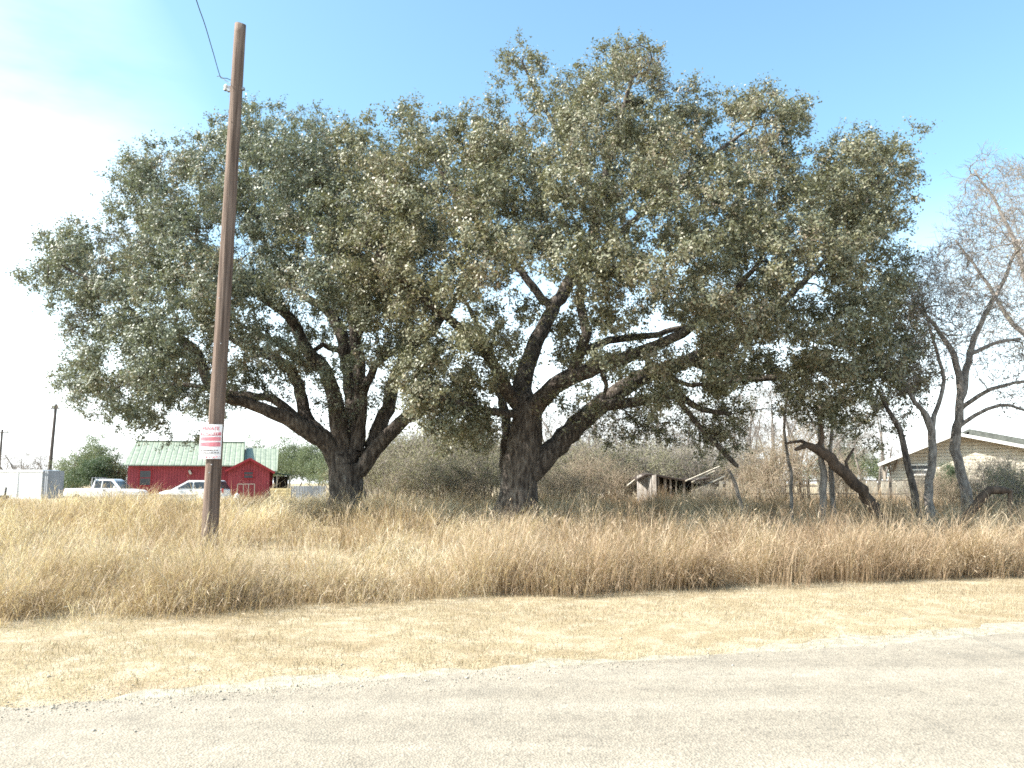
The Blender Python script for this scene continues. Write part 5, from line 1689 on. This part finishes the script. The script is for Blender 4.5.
# ------------------------------------------------------------------ wooden shed, fences, cream house
def shed():
    Y = 34.0
    root = empty('wooden_shed', at_px(655, Y), 'low collapsing wooden shed with sagging roof and open dark front', 'shed')
    ox, oz = root.location.x, root.location.z
    def X(px): return (px - 512) / F * Y - ox
    def Z(py): return EYE + (482 - py) / F * Y - oz
    # pale left end wall turned a little towards the sun
    bm = bmesh.new()
    v = [(X(637), .28), (X(655), -.16)]
    for i in range(4):
        f0, f1 = i / 4 + .008, (i + 1) / 4 - .008
        p = [(v[0][0] + (v[1][0] - v[0][0]) * f, v[0][1] + (v[1][1] - v[0][1]) * f) for f in (f0, f1)]
        t = Z(476) - .06 * i % .1
        a = [bm.verts.new((q[0], q[1], z)) for q, z in ((p[0], 0), (p[1], 0), (p[1], Z(474.6)), (p[0], Z(475.6)))]
        b = [bm.verts.new((w.co.x + .01, w.co.y + .03, w.co.z)) for w in a]
        bm.faces.new(a); bm.faces.new(b[::-1])
        for k in range(4): bm.faces.new([a[k], a[(k + 1) % 4], b[(k + 1) % 4], b[k]])
    bm_obj('end_wall', bm, M['white_boards'], root)
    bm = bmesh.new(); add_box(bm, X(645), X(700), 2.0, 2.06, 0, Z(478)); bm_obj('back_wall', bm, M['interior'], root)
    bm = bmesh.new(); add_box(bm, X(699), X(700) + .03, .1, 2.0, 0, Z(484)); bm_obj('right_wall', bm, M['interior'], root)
    # few surviving front slats
    for px, w, top in ((657.5, .07, 476), (664, .10, 476.5), (669.5, .08, 477), (675, .05, 478), (683, .09, 479), (691, .07, 481)):
        bm = bmesh.new(); add_box(bm, X(px) - w / 2, X(px) + w / 2, .02, .05, 0, Z(top))
        bm_obj('slat', bm, M['grey_wood'], root)
    # sagging roof: rows across
    bm = bmesh.new()
    prof = [(636.5, 478.5), (645, 473.5), (653, 473.8), (664, 475.5), (676, 477.8), (688, 479.5), (699, 478.5), (708, 477)]
    rows = []
    for px, py in prof:
        rows.append([bm.verts.new((X(px), yy, Z(py) + dz)) for yy, dz in ((-.06, -.03), (1.1, .03), (2.3, -.02))])
    low = [[bm.verts.new(q.co - Vector((0, 0, .07))) for q in r] for r in rows]
    for i in range(len(rows) - 1):
        for j in range(2):
            bm.faces.new([rows[i][j], rows[i + 1][j], rows[i + 1][j + 1], rows[i][j + 1]])
            bm.faces.new([low[i][j], low[i][j + 1], low[i + 1][j + 1], low[i + 1][j]])
        bm.faces.new([rows[i][0], low[i][0], low[i + 1][0], rows[i + 1][0]])
        bm.faces.new([rows[i][2], rows[i + 1][2], low[i + 1][2], low[i][2]])
    bm.faces.new([rows[0][0], rows[0][1], rows[0][2], low[0][2], low[0][1], low[0][0]])
    bm.faces.new([rows[-1][2], rows[-1][1], rows[-1][0], low[-1][0], low[-1][1], low[-1][2]])
    bm_obj('roof', bm, M['shed_roof'], root)
    bm = bmesh.new(); add_bar(bm, (X(628), .6, Z(486)), (X(644), .9, Z(474.5)), .07, .035); bm_obj('loose_board', bm, M['pale_wood'], root)
    # boards propped up at the right end
    for a, b, w in (((684, 481), (722, 466), .09), ((690, 482), (716, 471), .07), ((694, 490), (726, 476), .10), ((700, 496), (706, 478), .08)):
        bm = bmesh.new(); add_bar(bm, (X(a[0]), -.1, Z(a[1])), (X(b[0]), .4, Z(b[1])), w, .035)
        bm_obj('loose_board', bm, M['pale_wood'] if 640 < a[0] < 699 else M['grey_wood'], root)
    return root


shed()
GD = 'low dry bushes at the right end of the shed'
for px, s in ((700, .30), (708, .34), (716, .28)):
    place(thick, False, at_px(px, 33.3), (s, s, s), px, 'small dark twiggy bush against the right end of the wooden shed', GD, 'shrub')


def rail_fence():
    Y = 33.0
    a, b = 728, 985
    root = empty('rail_fence', at_px(a, Y), 'thin grey post and rail fence behind the fallen trunk', 'fence')
    ox, oz = root.location.x, root.location.z
    def X(px): return (px - 512) / F * Y - ox
    def Z(py): return EYE + (482 - py) / F * Y - oz
    for i, px in enumerate((731, 757, 783, 806, 829, 858, 887, 915, 945, 975)):
        bm = bmesh.new()
        w = .07 if px != 887 else .12
        add_box(bm, X(px) - w / 2, X(px) + w / 2, -.05, .05, -.1, Z(479 if px != 887 else 476.5))
        bm_obj('post', bm, M['grey_wood'], root, .008)
    for z in (480.5, 493.5):
        pr = (a, 757, 783, 806, 829, 858, 887, 915, 945, b)
        for p, q in zip(pr, pr[1:]):
            bm = bmesh.new(); add_bar(bm, (X(p) + .004, -.085, Z(z + math.sin(p) * .6)), (X(q) - .004, -.085, Z(z + math.sin(q) * .6)), .035, .05)
            bm_obj('rail', bm, M['grey_wood'], root)


rail_fence()


def board_fence():
    Y = 36.5
    root = empty('board_fence', at_px(718, Y), 'pale weathered board fence with gaps standing beyond the rail fence', 'fence')
    ox, oz = root.location.x, root.location.z
    def X(px): return (px - 512) / F * Y - ox
    def Z(py): return EYE + (482 - py) / F * Y - oz
    rr = random.Random(3)
    px = 718.0
    n = 0
    while px < 925 and n < 88:
        w = rr.uniform(3.0, 4.0)
        if rr.random() > .10 and not 764 < px < 812:
            bm = bmesh.new()
            x0, x1 = X(px), X(px + w - .35)
            t = Z(481 + rr.uniform(-.8, 1.6)); l = rr.uniform(-.02, .02)
            vs = add_box(bm, x0, x1, 0, .022, 0, t)
            for v in vs[4:]: v.co.x += l
            bm_obj('board', bm, M['pale_wood'], root); n += 1
        px += w
    for z in (486, 497):
        bm = bmesh.new(); add_box(bm, X(718), X(925), .026, .07, Z(z) - .04, Z(z) + .04); bm_obj('rail', bm, M['grey_wood'], root)


board_fence()


def cream_house():
    Y = 36.0
    root = empty('cream_house', at_px(960, Y), 'cream low pitched house with white roof edges behind bare trees', 'house', rz=-.55)
    ox, oz = root.location.x, root.location.z
    def X(px): return (px - 512) / F * Y - ox
    def Z(py, d=0): return EYE + (482 - py) / F * (Y + d) - oz
    # front gable: wall set back under a deep eave
    sb = .34
    lx, rx, pk = X(894), X(1062), X(957)
    def rz(x):   # underside of roof at x
        zr = Z(433)
        return zr - abs(x - pk) * ((Z(433) - Z(463)) / (pk - X(884)) if x < pk else (Z(433) - Z(451)) / (X(1030) - pk))
    bm = bmesh.new()
    add_prism(bm, [(lx, 0), (lx, rz(lx) - .12), (pk, rz(pk) - .12), (rx, rz(rx) - .12), (rx, 0)], 'y', sb, 3.0)
    bm_obj('wall', bm, M['cream_wall'], root)
    bm = bmesh.new()
    L0, R0 = X(884), X(1078)
    slab(bm, (L0, -.2, rz(L0)), (pk, -.2, rz(pk)), (pk, 3.2, rz(pk)), (L0, 3.2, rz(L0)), .1)
    slab(bm, (pk, -.2, rz(pk)), (R0, -.2, rz(R0)), (R0, 3.2, rz(R0)), (pk, 3.2, rz(pk)), .1)
    rf = bm_obj('roof', bm, M['shingle'], root)
    bm = bmesh.new()
    add_bar(bm, (L0 - .02, -.225, rz(L0) - .06), (pk, -.225, rz(pk) - .06), .04, .13)
    add_bar(bm, (pk, -.225, rz(pk) - .06), (R0, -.225, rz(R0) - .06), .04, .13)
    bm_obj('fascia', bm, M['fascia'], rf)
    bm = bmesh.new()
    for a, b in ((L0, pk), (pk, R0)):
        slab(bm, (a, -.18, rz(a) - .103), (b, -.18, rz(b) - .103), (b, sb - .004, rz(b) - .103), (a, sb - .004, rz(a) - .103), .015)
    bm_obj('soffit', bm, M['soffit'], rf)
    # taller rear gable behind, its barge board coloured dark to stand for shade
    p2, dz2 = pk + .35, .34
    bm = bmesh.new()
    slab(bm, (L0 + .9, 3.3, rz(L0 + .9) + dz2 - .3), (p2, 3.3, rz(pk) + dz2), (p2, 11, rz(pk) + dz2), (L0 + .9, 11, rz(L0 + .9) + dz2 - .3), .12)
    slab(bm, (p2, 3.3, rz(pk) + dz2), (R0 + 2, 3.3, rz(R0 + 2) + dz2 + .1), (R0 + 2, 11, rz(R0 + 2) + dz2 + .1), (p2, 11, rz(pk) + dz2), .12)
    rr_ = bm_obj('rear_roof', bm, M['shingle'], root)
    bm = bmesh.new()
    add_bar(bm, (p2, 3.27, rz(pk) + dz2 - .17), (R0 + 2, 3.27, rz(R0 + 2) + dz2 - .07), .04, .34)
    bm_obj('barge_board', bm, M['shingle'], rr_)
    bm = bmesh.new()
    add_prism(bm, [(lx + .6, 0), (lx + .6, rz(lx + .6) - .2), (p2, rz(pk) + dz2 - .2), (rx + 1, rz(rx + 1)), (rx + 1, 0)], 'y', 3.5, 10.6)
    bm_obj('rear_wall', bm, M['cream_wall'], root)
    # dark window and vents
    window(root, X(911), X(931), sb - .02, Z(474, 1), Z(463, 1) - .12, 'fascia')
    window(root, X(1016), X(1040), sb - .02, Z(480, 1), Z(462, 1), 'fascia')
    # knee braces under the left eave
    for px in (890, 899):
        bm = bmesh.new(); add_bar(bm, (X(px) + .1, .2, rz(X(px)) - .13), (lx, sb + .1, rz(lx) - .75), .08)
        bm_obj('brace', bm, M['grey_wood'], root)
    for px in (886.5,):
        bm = bmesh.new(); add_box(bm, X(px), X(px) + .12, .1, .22, 0, rz(X(px)) - .12); bm_obj('porch_post', bm, M['grey_wood'], root)


cream_house()
print('objects', len(bpy.data.objects))
